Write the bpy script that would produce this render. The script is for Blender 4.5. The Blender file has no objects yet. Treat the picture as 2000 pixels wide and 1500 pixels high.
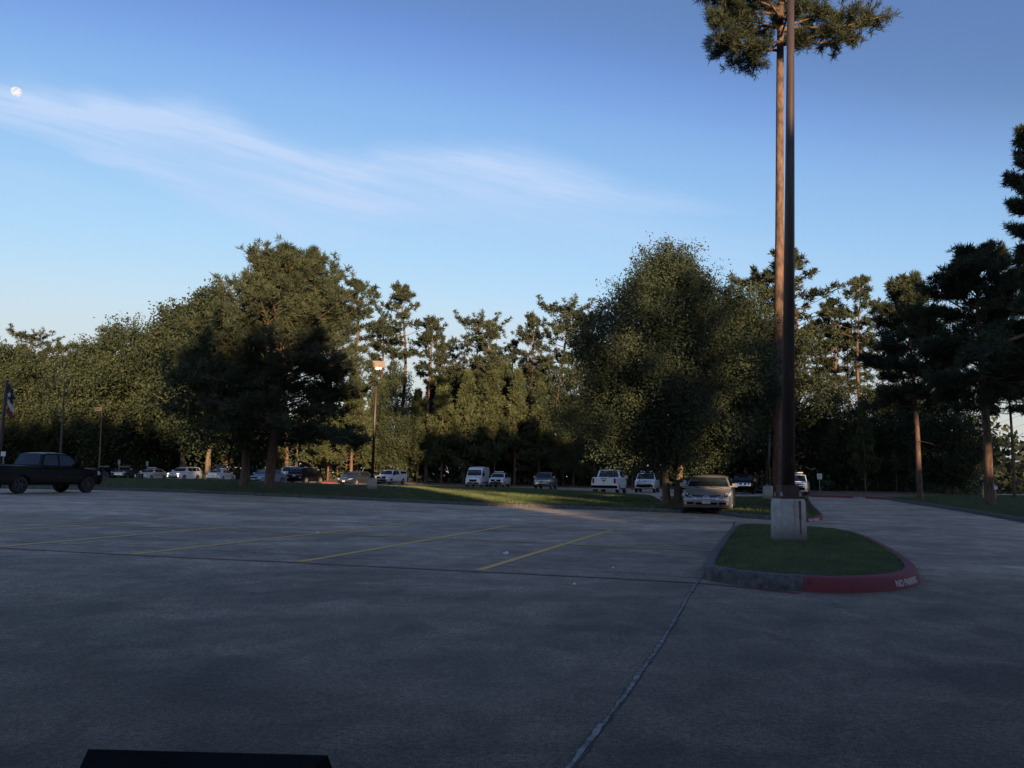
import bpy, bmesh, math, random
import numpy as np
from mathutils import Vector, Matrix
from mathutils.bvhtree import BVHTree

C = bpy.context.scene.collection
SC = bpy.context.scene
R = math.radians

# ------------------------------------------------------------------ camera
CAM_H = 1.4
F_PX = 1618.0                      # focal length in pixels of the 2000 x 1500 photograph
PITCH = math.atan(180.0 / F_PX)
ROLL = 0.013
_f = Vector((0, math.cos(PITCH), math.sin(PITCH)))
_u0 = Vector((0, -math.sin(PITCH), math.cos(PITCH)))
_r0 = Vector((1, 0, 0))
_r = _r0 * math.cos(ROLL) + _u0 * math.sin(ROLL)
_u = _u0 * math.cos(ROLL) - _r0 * math.sin(ROLL)
CAM = Vector((0, 0, CAM_H))
cd = bpy.data.cameras.new('camera')
cam = bpy.data.objects.new('camera', cd)
C.objects.link(cam)
cd.sensor_width = 36.0
cd.lens = F_PX / 2000.0 * 36.0
cd.clip_start = 0.05
cd.clip_end = 20000
_b = -_f
cam.matrix_world = Matrix(((_r.x, _u.x, _b.x, 0), (_r.y, _u.y, _b.y, 0), (_r.z, _u.z, _b.z, CAM_H), (0, 0, 0, 1)))
SC.camera = cam

def ray(px, py):
    return (_f * F_PX + _r * (px - 1000) + _u * (750 - py)).normalized()

def zg(x):
    """height of the paved ground: level on the right, rising gently to the left"""
    if x >= -2: return 0.0
    t = min(1.0, (-x - 2) / 20.0)
    return 0.3 * t * t * (3 - 2 * t)

def G(px, py, dz=0.0):
    """where the ray through a photo pixel meets the ground (raised by dz)"""
    d = ray(px, py)
    z = 0.0
    for _ in range(30):
        t = (z + dz - CAM_H) / d.z
        z = 0.5 * z + 0.5 * zg(CAM.x + d.x * t)
    p = CAM + d * t
    return Vector((p.x, p.y, zg(p.x) + dz))

def AT(px, py, D):
    d = ray(px, py)
    return CAM + d * (D / d.y)

# ------------------------------------------------------------------ sun, sky, exposure
SUN_AZ = R(162)                    # from +Y towards +X: behind the camera, to its right
SUN_EL = R(7.5)
TAN_E = math.tan(SUN_EL)
to_sun = Vector((math.sin(SUN_AZ) * math.cos(SUN_EL), math.cos(SUN_AZ) * math.cos(SUN_EL), math.sin(SUN_EL)))
sl = bpy.data.lights.new('sun', 'SUN')
sl.energy = 5.0
sl.angle = R(0.5)
sl.color = (1.0, 0.72, 0.42)
sun = bpy.data.objects.new('sun', sl)
sun.rotation_euler = to_sun.to_track_quat('Z', 'Y').to_euler()
C.objects.link(sun)
SC.view_settings.view_transform = 'Standard'
SC.view_settings.look = 'None'
SC.view_settings.gamma = 1.0
EXPO = 1.15
SC.view_settings.exposure = EXPO

W = bpy.data.worlds.new('World')
SC.world = W
W.use_nodes = True
nt = W.node_tree
nt.nodes.clear()
def wn(t, **k):
    n = nt.nodes.new(t)
    for a, b in k.items(): setattr(n, a, b)
    return n
def wl(a, b): nt.links.new(a, b)
def wmath(op, a, b=None, c=None, clamp=False):
    n = wn('ShaderNodeMath', operation=op); n.use_clamp = clamp
    for i, v in enumerate((a, b, c)):
        if v is None: continue
        if isinstance(v, (int, float)): n.inputs[i].default_value = v
        else: wl(v, n.inputs[i])
    return n.outputs[0]
sky = wn('ShaderNodeTexSky')
sky.sky_type = 'NISHITA'
sky.sun_disc = False
sky.sun_elevation = SUN_EL
sky.sun_rotation = SUN_AZ
sky.altitude = 20
sky.air_density = 1.0
sky.dust_density = 0.6
sky.ozone_density = 2.0
SKY_GAIN = 1.0
SKY_STRENGTH = 0.15
tc = wn('ShaderNodeTexCoord')
sep = wn('ShaderNodeSeparateXYZ'); wl(tc.outputs['Generated'], sep.inputs[0])
ysafe = wmath('MAXIMUM', sep.outputs[1], 0.05)
U = wmath('DIVIDE', sep.outputs[0], ysafe)
V = wmath('DIVIDE', sep.outputs[2], ysafe)
def uv_of(px, py):
    d = ray(px, py); return d.x / d.y, d.z / d.y
def fcurve(inp, pts, lo, hi):
    """piecewise curve through pts; input range lo..hi, output 0..1"""
    t = wmath('DIVIDE', wmath('SUBTRACT', inp, lo), hi - lo, clamp=True)
    n = wn('ShaderNodeFloatCurve')
    cu = n.mapping.curves[0]
    pts = sorted(((a - lo) / (hi - lo), b) for a, b in pts)
    while len(cu.points) < len(pts): cu.points.new(0.5, 0.5)
    for p, (a, b) in zip(cu.points, pts): p.location = (a, b)
    n.mapping.update()
    wl(t, n.inputs['Value'])
    return n.outputs[0]
def noise_uv(su, sv, scale, detail, rough, off=0.0, skew=0.25):
    cx = wn('ShaderNodeCombineXYZ')
    wl(wmath('MULTIPLY', U, su), cx.inputs[0])
    wl(wmath('MULTIPLY', wmath('ADD', V, wmath('MULTIPLY', U, skew)), sv), cx.inputs[1])
    cx.inputs[2].default_value = off
    n = wn('ShaderNodeTexNoise')
    wl(cx.outputs[0], n.inputs['Vector'])
    n.inputs['Scale'].default_value = scale
    n.inputs['Detail'].default_value = detail
    n.inputs['Roughness'].default_value = rough
    n.inputs['Distortion'].default_value = 0.4
    return n.outputs[0]
def band(pts, wup, wdown, strength):
    """one streak of cirrus along the pixel polyline pts (px, py, local strength)"""
    P = [(uv_of(a, b), s) for a, b, s in pts]
    vc = fcurve(U, [(p[0], p[1]) for p, s in P], -0.8, 0.8)
    st = fcurve(U, [(p[0], s) for p, s in P], -0.8, 0.8)
    nz = noise_uv(3, 9, 3.0, 3, 0.5, 3.3)
    w = wmath('SUBTRACT', wmath('ADD', V, wmath('MULTIPLY', wmath('SUBTRACT', nz, 0.5), 0.035)), vc)
    up = wmath('SUBTRACT', 1.0, wmath('DIVIDE', wmath('MAXIMUM', w, 0.0), wup), clamp=True)
    dn = wmath('SUBTRACT', 1.0, wmath('DIVIDE', wmath('MAXIMUM', wmath('MULTIPLY', w, -1.0), 0.0), wdown), clamp=True)
    m = wmath('MULTIPLY', wmath('POWER', up, 1.6), wmath('POWER', dn, 1.3))
    return wmath('MULTIPLY', wmath('MULTIPLY', m, st), strength)
b1 = band([(-250, 170, .3), (0, 210, .7), (200, 218, .9), (380, 232, 1), (470, 268, 1), (560, 306, 1), (680, 335, .9),
           (800, 315, .75), (960, 320, .95), (1100, 350, .8), (1300, 400, .45), (1600, 430, .1)], .040, .13, .98)
b2 = band([(100, 290, .1), (260, 318, .7), (340, 345, 1), (420, 372, .5), (560, 385, .4), (700, 398, .7), (860, 404, .2), (1000, 410, .0)], .02, .03, .62)
b3 = band([(350, 370, .0), (460, 405, .7), (540, 432, 1), (590, 458, .5), (700, 480, .0)], .02, .04, .36)
b4 = band([(-200, 200, 1), (0, 175, 1), (120, 190, .4), (300, 205, .1), (600, 250, 0)], .035, .06, .45)
stre = noise_uv(1.6, 20, 2.6, 9, 0.66, 1.7)
str2 = noise_uv(5.0, 60, 2.2, 6, 0.7, 5.1)
mod = wmath('ADD', -0.55, wmath('ADD', wmath('MULTIPLY', stre, 2.4), wmath('MULTIPLY', str2, .75)))
mod = wmath('MAXIMUM', mod, 0.12)
dens = wmath('ADD', wmath('ADD', b1, b2), wmath('ADD', b3, b4))
front = wmath('MULTIPLY', wmath('SUBTRACT', sep.outputs[1], 0.1), 8.0, clamp=True)
dens = wmath('MULTIPLY', wmath('MULTIPLY', dens, mod), front, clamp=True)
# tone of the hazy morning sky: one response curve per channel, then pale haze low over the horizon
ss = wn('ShaderNodeSeparateColor'); wl(sky.outputs[0], ss.inputs[0])
def tone(out, pts):
    x = wmath('MULTIPLY', out, SKY_STRENGTH)
    c = fcurve(x, [(0, 0)] + pts, 0.0, 1.0)
    y = wmath('ADD', c, wmath('MULTIPLY', wmath('MAXIMUM', wmath('SUBTRACT', x, 1.0), 0.0), 0.35))
    return wmath('DIVIDE', y, SKY_STRENGTH)
tr_ = tone(ss.outputs[0], [(.08, .105), (.12, .134), (.143, .192), (.166, .262), (.231, .39), (.277, .47), (.36, .60), (.6, .78), (1, 1)])
tg_ = tone(ss.outputs[1], [(.15, .19), (.22, .25), (.26, .355), (.30, .48), (.394, .63), (.473, .71), (.583, .77), (.8, .88), (1, .98)])
tb_ = tone(ss.outputs[2], [(.25, .43), (.356, .53), (.406, .72), (.459, .84), (.563, .92), (.634, .945), (.70, .90), (1, .95)])
sc_ = wn('ShaderNodeCombineColor')
for i, q in enumerate((tr_, tg_, tb_)): wl(q, sc_.inputs[i])
k = 1.0 / SKY_STRENGTH
hz = wmath('SMOOTH_MIN', wmath('DIVIDE', wmath('SUBTRACT', .20, sep.outputs[2]), .16), 1.0, .3, clamp=True)
hmix = wn('ShaderNodeMix', data_type='RGBA')
wl(hz, hmix.inputs['Factor']); wl(sc_.outputs[0], hmix.inputs['A'])
hmix.inputs['B'].default_value = (.60 * k, .64 * k, .61 * k, 1)
mixc = wn('ShaderNodeMix', data_type='RGBA')
wl(dens, mixc.inputs['Factor'])
wl(hmix.outputs['Result'], mixc.inputs['A'])
mixc.inputs['B'].default_value = (.52 * k, .68 * k, .95 * k, 1)
bg = wn('ShaderNodeBackground')
bg.inputs['Strength'].default_value = SKY_STRENGTH / 2 ** EXPO
wl(mixc.outputs['Result'], bg.inputs['Color'])
wo = wn('ShaderNodeOutputWorld')
wl(bg.outputs[0], wo.inputs['Surface'])

# ------------------------------------------------------------------ helpers
def tag(o, label=None, cat=None, group=None, kind=None):
    if label: o['label'] = label
    if cat: o['category'] = cat
    if group: o['group'] = group
    if kind: o['kind'] = kind
    return o
def empty(name, loc, rz=0.0, label=None, cat=None, group=None):
    o = bpy.data.objects.new(name, None)
    o.empty_display_size = 0.3
    o.location = loc; o.rotation_euler = (0, 0, rz)
    C.objects.link(o)
    return tag(o, label, cat, group)
def link(name, me, parent=None):
    o = bpy.data.objects.new(name, me)
    C.objects.link(o)
    if parent is not None: o.parent = parent
    return o
def mesh(verts, faces, mat=None, smooth=None):
    me = bpy.data.meshes.new('m')
    me.from_pydata([tuple(v) for v in verts], [], [tuple(f) for f in faces])
    if mat: me.materials.append(mat)
    fin(me, smooth)
    return me
def fin(me, smooth):
    if smooth is not None:
        me.polygons.foreach_set('use_smooth', [True] * len(me.polygons))
        me.update()
        if smooth < 179: me.set_sharp_from_angle(angle=R(smooth))
    me.update()
def obj(name, verts, faces, mat, parent=None, smooth=None):
    return link(name, mesh(verts, faces, mat, smooth), parent)
def bmobj(name, bm, mat, parent=None, smooth=None):
    bmesh.ops.recalc_face_normals(bm, faces=bm.faces[:])
    me = bpy.data.meshes.new('m'); bm.to_mesh(me); bm.free()
    me.materials.append(mat); fin(me, smooth)
    return link(name, me, parent)
def npmesh(v, n_per, mat):
    """mesh from an (N*n_per,3) array of loose polygons"""
    v = np.asarray(v, dtype=np.float32)
    nf = len(v) // n_per
    me = bpy.data.meshes.new('m')
    me.vertices.add(len(v)); me.vertices.foreach_set('co', v.ravel())
    me.loops.add(len(v)); me.loops.foreach_set('vertex_index', np.arange(len(v), dtype=np.int32))
    me.polygons.add(nf)
    me.polygons.foreach_set('loop_start', np.arange(0, len(v), n_per, dtype=np.int32))
    me.polygons.foreach_set('loop_total', np.full(nf, n_per, dtype=np.int32))
    me.update(calc_edges=True)
    me.materials.append(mat)
    return me
class MB:
    def __init__(s): s.v = []; s.f = []
    def add(s, v, f):
        n = len(s.v); s.v += [Vector(p) for p in v]; s.f += [tuple(i + n for i in q) for q in f]; return s
    def box(s, c, d, rz=0.0):
        hx, hy, hz = d[0] / 2, d[1] / 2, d[2] / 2
        m = Matrix.Rotation(rz, 3, 'Z')
        v = [Vector(c) + m @ Vector((x, y, z)) for x in (-hx, hx) for y in (-hy, hy) for z in (-hz, hz)]
        return s.add(v, [(0, 1, 3, 2), (4, 6, 7, 5), (0, 4, 5, 1), (2, 3, 7, 6), (0, 2, 6, 4), (1, 5, 7, 3)])
    def tube(s, pts, rad, n=8, cap=True):
        pts = [Vector(p) for p in pts]
        if not hasattr(rad, '__len__'): rad = [rad] * len(pts)
        rings = []
        x = None
        for i, p in enumerate(pts):
            t = (pts[min(i + 1, len(pts) - 1)] - pts[max(i - 1, 0)]).normalized()
            if x is None:
                x = Vector((1, 0, 0)) if abs(t.x) < 0.9 else Vector((0, 1, 0))
            x = (x - t * x.dot(t)).normalized()
            y = t.cross(x)
            rings.append([p + (x * math.cos(a) + y * math.sin(a)) * rad[i] for a in [2 * math.pi * q / n for q in range(n)]])
        v = [p for r_ in rings for p in r_]
        f = [(i * n + j, i * n + (j + 1) % n, (i + 1) * n + (j + 1) % n, (i + 1) * n + j) for i in range(len(pts) - 1) for j in range(n)]
        if cap: f += [tuple(range(n))[::-1], tuple((len(pts) - 1) * n + j for j in range(n))]
        return s.add(v, f)
    def lathe(s, prof, n=24, axis='Z', c=(0, 0, 0)):
        v = []
        for r_, z in prof:
            for j in range(n):
                a = 2 * math.pi * j / n
                p = (r_ * math.cos(a), r_ * math.sin(a), z)
                if axis == 'Y': p = (p[0], p[2], p[1])
                v.append(Vector(c) + Vector(p))
        f = [(i * n + j, i * n + (j + 1) % n, (i + 1) * n + (j + 1) % n, (i + 1) * n + j) for i in range(len(prof) - 1) for j in range(n)]
        return s.add(v, f)
    def build(s, name, mat, parent=None, smooth=None, bevel=0.0):
        bm = bmesh.new()
        vs = [bm.verts.new(p) for p in s.v]
        for q in s.f:
            try: bm.faces.new([vs[i] for i in q])
            except ValueError: pass
        if bevel:
            bmesh.ops.bevel(bm, geom=[e for e in bm.edges if len(e.link_faces) == 2 and e.calc_face_angle(0) > 0.6], offset=bevel, segments=2, affect='EDGES', profile=0.5)
        return bmobj(name, bm, mat, parent, smooth)

# ------------------------------------------------------------------ materials
def newmat(name):
    m = bpy.data.materials.new(name); m.use_nodes = True
    n = m.node_tree; n.nodes.clear()
    out = n.nodes.new('ShaderNodeOutputMaterial')
    b = n.nodes.new('ShaderNodeBsdfPrincipled')
    n.links.new(b.outputs[0], out.inputs[0])
    return m, n, b, out
def ramp(n, fac, stops):
    r_ = n.nodes.new('ShaderNodeValToRGB')
    e = r_.color_ramp.elements
    while len(e) < len(stops): e.new(0.5)
    for q, (p, c) in zip(e, stops):
        q.position = p; q.color = (*c, 1) if len(c) == 3 else c
    n.links.new(fac, r_.inputs[0])
    return r_.outputs[0]
def noise(n, scale, detail=4, rough=0.55, coord='Object', stretch=None, dist=0.0):
    t = n.nodes.new('ShaderNodeTexCoord')
    src = t.outputs[coord]
    if stretch:
        mp = n.nodes.new('ShaderNodeMapping'); mp.inputs['Scale'].default_value = stretch
        n.links.new(src, mp.inputs[0]); src = mp.outputs[0]
    x = n.nodes.new('ShaderNodeTexNoise')
    x.inputs['Scale'].default_value = scale; x.inputs['Detail'].default_value = detail
    x.inputs['Roughness'].default_value = rough; x.inputs['Distortion'].default_value = dist
    n.links.new(src, x.inputs['Vector'])
    return x.outputs[0]
def mixrgb(n, fac, a, b, mode='MIX'):
    x = n.nodes.new('ShaderNodeMix'); x.data_type = 'RGBA'; x.blend_type = mode
    for s_, v in ((x.inputs['Factor'], fac), (x.inputs['A'], a), (x.inputs['B'], b)):
        if isinstance(v, (int, float)): s_.default_value = v
        elif isinstance(v, tuple): s_.default_value = (*v, 1) if len(v) == 3 else v
        else: n.links.new(v, s_)
    return x.outputs['Result']
def bump(n, b, h, strength, dist=0.02):
    x = n.nodes.new('ShaderNodeBump')
    x.inputs['Strength'].default_value = strength; x.inputs['Distance'].default_value = dist
    n.links.new(h, x.inputs['Height']); n.links.new(x.outputs[0], b.inputs['Normal'])
def noisy(name, c1, c2, scale=4.0, rough=0.7, metal=0.0, bmp=0.0, bscale=None, spec=None, coat=0.0, lo=.35, hi=.65, stretch=None, bdist=0.02):
    m, n, b, out = newmat(name)
    f = noise(n, scale, 5, 0.6, stretch=stretch)
    n.links.new(ramp(n, f, [(lo, c1), (hi, c2)]), b.inputs['Base Color'])
    b.inputs['Roughness'].default_value = rough; b.inputs['Metallic'].default_value = metal
    if spec is not None: b.inputs['Specular IOR Level'].default_value = spec
    if coat: b.inputs['Coat Weight'].default_value = coat; b.inputs['Coat Roughness'].default_value = 0.08
    if bmp: bump(n, b, noise(n, bscale or scale * 3, 5, 0.65, stretch=stretch), bmp, bdist)
    return m
def paint(name, c, rough=0.35, metal=0.0, coat=0.6, spec=None):
    d = tuple(x * 0.93 for x in c)
    return noisy(name, d, c, 1.3, rough, metal, coat=coat, spec=spec, lo=.3, hi=.7)
def glow(name, c, e, s):
    m, n, b, out = newmat(name)
    f = noise(n, 6, 2)
    n.links.new(ramp(n, f, [(.3, tuple(x * .9 for x in c)), (.7, c)]), b.inputs['Base Color'])
    b.inputs['Emission Color'].default_value = (*e, 1); b.inputs['Emission Strength'].default_value = s
    b.inputs['Roughness'].default_value = 0.4
    return m
def foliage(name, dark, mid, light, scale=0.6, trans=0.22):
    m, n, b, out = newmat(name)
    f = noise(n, scale, 3, 0.6)
    oi = n.nodes.new('ShaderNodeObjectInfo')
    col = ramp(n, f, [(.28, dark), (.5, mid), (.72, light)])
    hs = n.nodes.new('ShaderNodeHueSaturation')
    mr = n.nodes.new('ShaderNodeMapRange'); mr.inputs['To Min'].default_value = .8; mr.inputs['To Max'].default_value = 1.2
    n.links.new(oi.outputs['Random'], mr.inputs['Value']); n.links.new(mr.outputs[0], hs.inputs['Value'])
    n.links.new(col, hs.inputs['Color'])
    n.links.new(hs.outputs[0], b.inputs['Base Color'])
    b.inputs['Roughness'].default_value = 0.7
    b.inputs['Specular IOR Level'].default_value = 0.25
    tr = n.nodes.new('ShaderNodeBsdfTranslucent'); n.links.new(hs.outputs[0], tr.inputs[0])
    mx = n.nodes.new('ShaderNodeMixShader'); mx.inputs[0].default_value = trans
    n.links.new(b.outputs[0], mx.inputs[1]); n.links.new(tr.outputs[0], mx.inputs[2]); n.links.new(mx.outputs[0], out.inputs[0])
    return m
M = {}
M['pine'] = foliage('pine_needles', (0.0259, 0.0331, 0.0206), (0.0457, 0.0571, 0.0314), (0.0762, 0.0842, 0.0455), .5)
M['young'] = foliage('young_pine_needles', (0.0344, 0.0448, 0.0215), (0.0671, 0.0797, 0.0348), (0.1051, 0.1095, 0.0503), .7)
M['leaf'] = foliage('broad_leaves', (0.0190, 0.0270, 0.0142), (0.0369, 0.0491, 0.0240), (0.0666, 0.0735, 0.0355), .6)
M['oak'] = foliage('oak_leaves', (0.0219, 0.0315, 0.0192), (0.0423, 0.0563, 0.0300), (0.0736, 0.0844, 0.0432), .8)
M['under'] = foliage('undergrowth_leaves', (0.0277, 0.0387, 0.0252), (0.0464, 0.0579, 0.0324), (0.0772, 0.0801, 0.0468), .3)
M['bark'] = noisy('pine_bark', (.060, .036, .027), (.175, .100, .068), 7, .9, bmp=1.0, bscale=11, stretch=(1, 1, .30), bdist=.05)
M['oakbark'] = noisy('oak_bark', (.07, .052, .040), (.16, .115, .08), 6, .9, bmp=.7, bscale=10, stretch=(1, 1, .35), bdist=.03)
M['greybark'] = noisy('grey_bark', (.07, .062, .055), (.15, .13, .11), 6, .9, bmp=.6, bscale=9, stretch=(1, 1, .3))
M['grass'] = noisy('lawn_grass', (.030, .042, .017), (.066, .080, .027), .9, .9, bmp=.8, bscale=40, spec=.1, lo=.3, hi=.7)
M['blade'] = foliage('grass_blades', (0.0625, 0.0858, 0.0390), (0.1000, 0.1274, 0.0520), (0.1600, 0.1794, 0.0754), 1.1, .25)
M['dirt'] = noisy('dirt_and_pine_litter', (.10, .062, .036), (.20, .125, .070), 3, .95, bmp=.8, bscale=20)
M['forest'] = noisy('forest_floor', (.020, .016, .011), (.05, .038, .022), 2, .95, bmp=.6, bscale=12)
M['soil'] = noisy('open_ground', (.030, .036, .018), (.06, .06, .03), .2, .95)
M['kerb'] = noisy('kerb_concrete', (.036, .035, .034), (.15, .142, .13), 9, .85, bmp=.7, bscale=26, lo=.34, hi=.74)
M['redkerb'] = noisy('red_kerb_paint', (.045, .020, .021), (.185, .030, .037), 8, .75, bmp=.6, bscale=30, lo=.24, hi=.46)
M['yellow'] = None
M['white'] = noisy('white_marking_paint', (.55, .53, .52), (.74, .72, .70), 20, .7)
M['pole'] = noisy('dark_bronze_pole', (.034, .023, .021), (.060, .040, .036), 2.5, .45, bmp=.05, stretch=(3, 3, .4))
M['dark'] = noisy('dark_metal', (.018, .018, .02), (.035, .034, .036), 5, .45)
M['galv'] = noisy('galvanised_steel', (.22, .23, .24), (.36, .37, .38), 8, .5, metal=.4)
M['signface'] = noisy('sign_white_face', (.55, .55, .54), (.70, .70, .68), 6, .5)
M['signgrey'] = noisy('sign_grey_back', (.18, .19, .20), (.28, .29, .30), 6, .5, metal=.4)
M['signblue'] = noisy('sign_blue_face', (.03, .07, .20), (.05, .10, .28), 6, .5)
M['signyellow'] = noisy('yellow_post_paint', (.42, .30, .08), (.60, .44, .14), 6, .6)
M['lamphead'] = noisy('tan_lamp_housing', (.095, .058, .040), (.14, .088, .060), 4, .55)
M['tyre'] = noisy('tyre_rubber', (.014, .014, .015), (.028, .028, .029), 12, .85)
M['rim'] = noisy('wheel_alloy', (.30, .31, .32), (.48, .49, .50), 8, .35, metal=.7)
M['glass'] = noisy('window_glass', (.006, .008, .010), (.014, .018, .022), 1.5, .06, spec=.6)
M['glassblue'] = noisy('pale_window_glass', (.03, .05, .07), (.07, .10, .13), 1.5, .07, spec=.7)
M['glassmid'] = noisy('tinted_windscreen', (.008, .012, .015), (.016, .022, .027), 1.5, .07, spec=.55)
M['chrome'] = noisy('chrome', (.55, .55, .56), (.72, .72, .73), 8, .18, metal=1.0)
M['blackplastic'] = noisy('black_plastic', (.003, .003, .0034), (.007, .007, .008), 8, .9, spec=.05)
M['lens'] = noisy('headlamp_lens', (.42, .44, .46), (.66, .68, .70), 30, .12, spec=.7)
M['redlens'] = noisy('tail_lamp_lens', (.20, .012, .014), (.34, .025, .025), 20, .18)
M['redlit'] = glow('lit_tail_lamp', (.4, .02, .02), (1, .05, .03), .5)
M['headlit'] = glow('lit_headlamp', (.8, .75, .7), (1, .80, .62), 1.2)
M['plate'] = noisy('licence_plate', (.26, .26, .26), (.60, .59, .55), 22, .5)
M['barlens'] = noisy('light_bar_lens', (.45, .47, .50), (.68, .70, .72), 3, .2)
M['trim'] = noisy('panel_gap', (.012, .012, .013), (.022, .022, .024), 8, .7)
M['ltext'] = noisy('orange_brown_lettering', (.42, .17, .06), (.56, .25, .09), 12, .5)
M['lampglow'] = glow('lit_lamp_lens', (.9, .85, .75), (1, .86, .62), 3.0)
M['skin'] = noisy('skin', (.34, .21, .155), (.46, .29, .215), 6, .6)
M['shirt'] = noisy('dark_shirt', (.03, .035, .045), (.05, .055, .07), 10, .9)
M['hair'] = noisy('dark_hair', (.02, .016, .013), (.04, .032, .026), 30, .8)
M['seat'] = noisy('car_seat_fabric', (.10, .09, .08), (.16, .145, .13), 10, .9)
M['paper'] = noisy('crumpled_paper', (.6, .6, .6), (.8, .8, .79), 15, .7)
# ------------------------------------------------------------------ paving, lawns, kerbs, markings
def m_paving():
    m, n, b, out = newmat('worn_concrete_paving')
    big = noise(n, .16, 5, .62, stretch=(1, 1.5, 1), dist=.6)
    mid = noise(n, .9, 5, .65, dist=.4)
    fine = noise(n, 26, 4, .75)
    grit = noise(n, 95, 3, .8)
    c = ramp(n, big, [(.30, (.026, .024, .0225)), (.44, (.046, .042, .039)), (.60, (.070, .064, .059)), (.75, (.100, .092, .085))])
    c = mixrgb(n, .45, c, ramp(n, mid, [(.3, (.018, .017, .016)), (.52, (.055, .050, .046)), (.72, (.115, .106, .098))]))
    c = mixrgb(n, .75, c, ramp(n, fine, [(.32, (.35, .35, .35)), (.5, (.95, .95, .95)), (.70, (1.7, 1.7, 1.7))]), 'MULTIPLY')
    c = mixrgb(n, .75, c, ramp(n, grit, [(.34, (.25, .25, .26)), (.5, (.95, .95, .95)), (.68, (2.6, 2.5, 2.4))]), 'MULTIPLY')
    chip = noise(n, 48, 2, .5)
    c = mixrgb(n, ramp(n, chip, [(.68, (0, 0, 0)), (.74, (.8, .8, .8))]), c, (.20, .19, .18))     # pale aggregate showing
    # light falloff put into the colour: dark near the camera, paler with distance
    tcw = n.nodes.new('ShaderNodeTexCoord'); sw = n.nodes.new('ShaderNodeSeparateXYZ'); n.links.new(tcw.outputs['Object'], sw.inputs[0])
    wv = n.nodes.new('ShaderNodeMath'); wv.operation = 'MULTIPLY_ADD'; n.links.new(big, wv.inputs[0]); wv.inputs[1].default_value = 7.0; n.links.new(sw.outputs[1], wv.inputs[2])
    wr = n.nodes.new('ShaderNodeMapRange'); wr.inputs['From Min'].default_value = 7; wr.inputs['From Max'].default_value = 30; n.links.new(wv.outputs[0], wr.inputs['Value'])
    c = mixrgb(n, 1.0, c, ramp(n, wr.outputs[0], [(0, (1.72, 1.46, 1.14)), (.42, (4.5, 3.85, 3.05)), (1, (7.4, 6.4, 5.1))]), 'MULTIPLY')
    # dark blotches where tyres and oil have marked the bays
    st = noise(n, .33, 4, .55, stretch=(1, 1.6, 1), dist=1.2)
    c = mixrgb(n, ramp(n, st, [(.50, (0, 0, 0)), (.58, (.16, .16, .16)), (.70, (.34, .34, .34))]), c, (.020, .019, .019))
    c2 = noise(n, 2.3, 6, .72, stretch=(1, .75, 1), dist=.8)
    c = mixrgb(n, .55, c, ramp(n, c2, [(.36, (.62, .62, .62)), (.5, (1, 1, 1)), (.64, (1.45, 1.43, 1.4))]), 'MULTIPLY')     # scuffed, patchy wear
    n.links.new(c, b.inputs['Base Color'])
    n.links.new(ramp(n, mid, [(.3, (.62,) * 3), (.7, (.82,) * 3)]), b.inputs['Roughness'])
    b.inputs['Specular IOR Level'].default_value = .16
    bump(n, b, fine, .5, .01)
    return m
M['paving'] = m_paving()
def m_worn(name, c, keep=.42):
    m, n, b, out = newmat(name)
    f = noise(n, 9, 5, .7); g = noise(n, 70, 3, .8)
    x = mixrgb(n, ramp(n, f, [(keep - .08, (.75,) * 3), (keep + .12, (.08,) * 3)]), c, (.05, .045, .04))
    x = mixrgb(n, .5, x, ramp(n, g, [(.3, (.6,) * 3), (.65, (1.2,) * 3)]), 'MULTIPLY')
    n.links.new(x, b.inputs['Base Color']); b.inputs['Roughness'].default_value = .7
    return m
M['yellow'] = m_worn('worn_yellow_paint', (.72, .42, .085), .27)
M['yellowfaint'] = m_worn('faded_yellow_paint', (.66, .43, .13), .29)
M['maroon'] = m_worn('worn_maroon_line', (.20, .045, .06), .40)
M['joint'] = noisy('pale_joint_filler', (.05, .048, .044), (.25, .24, .215), 11, .85, bmp=.6, lo=.36, hi=.56)
M['seam'] = noisy('dark_joint', (.018, .018, .018), (.05, .048, .046), 9, .8)

def sheet(name, x0, x1, ys, dz, mat):
    xs = [x0] + [x for x in range(-23, -1)] + [x1]
    v = [(x, y, zg(x) + dz) for x in xs for y in ys]
    k = len(ys)
    f = [(i * k + j, (i + 1) * k + j, (i + 1) * k + j + 1, i * k + j + 1) for i in range(len(xs) - 1) for j in range(k - 1)]
    o = obj(name, v, f, mat); o['kind'] = 'structure'
    return o
sheet('ground', -3000, 3000, [-3000, 6000], -.25, M['soil'])
sheet('parking_lot', -150, 90, [-110, 122], 0, M['paving'])

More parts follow.
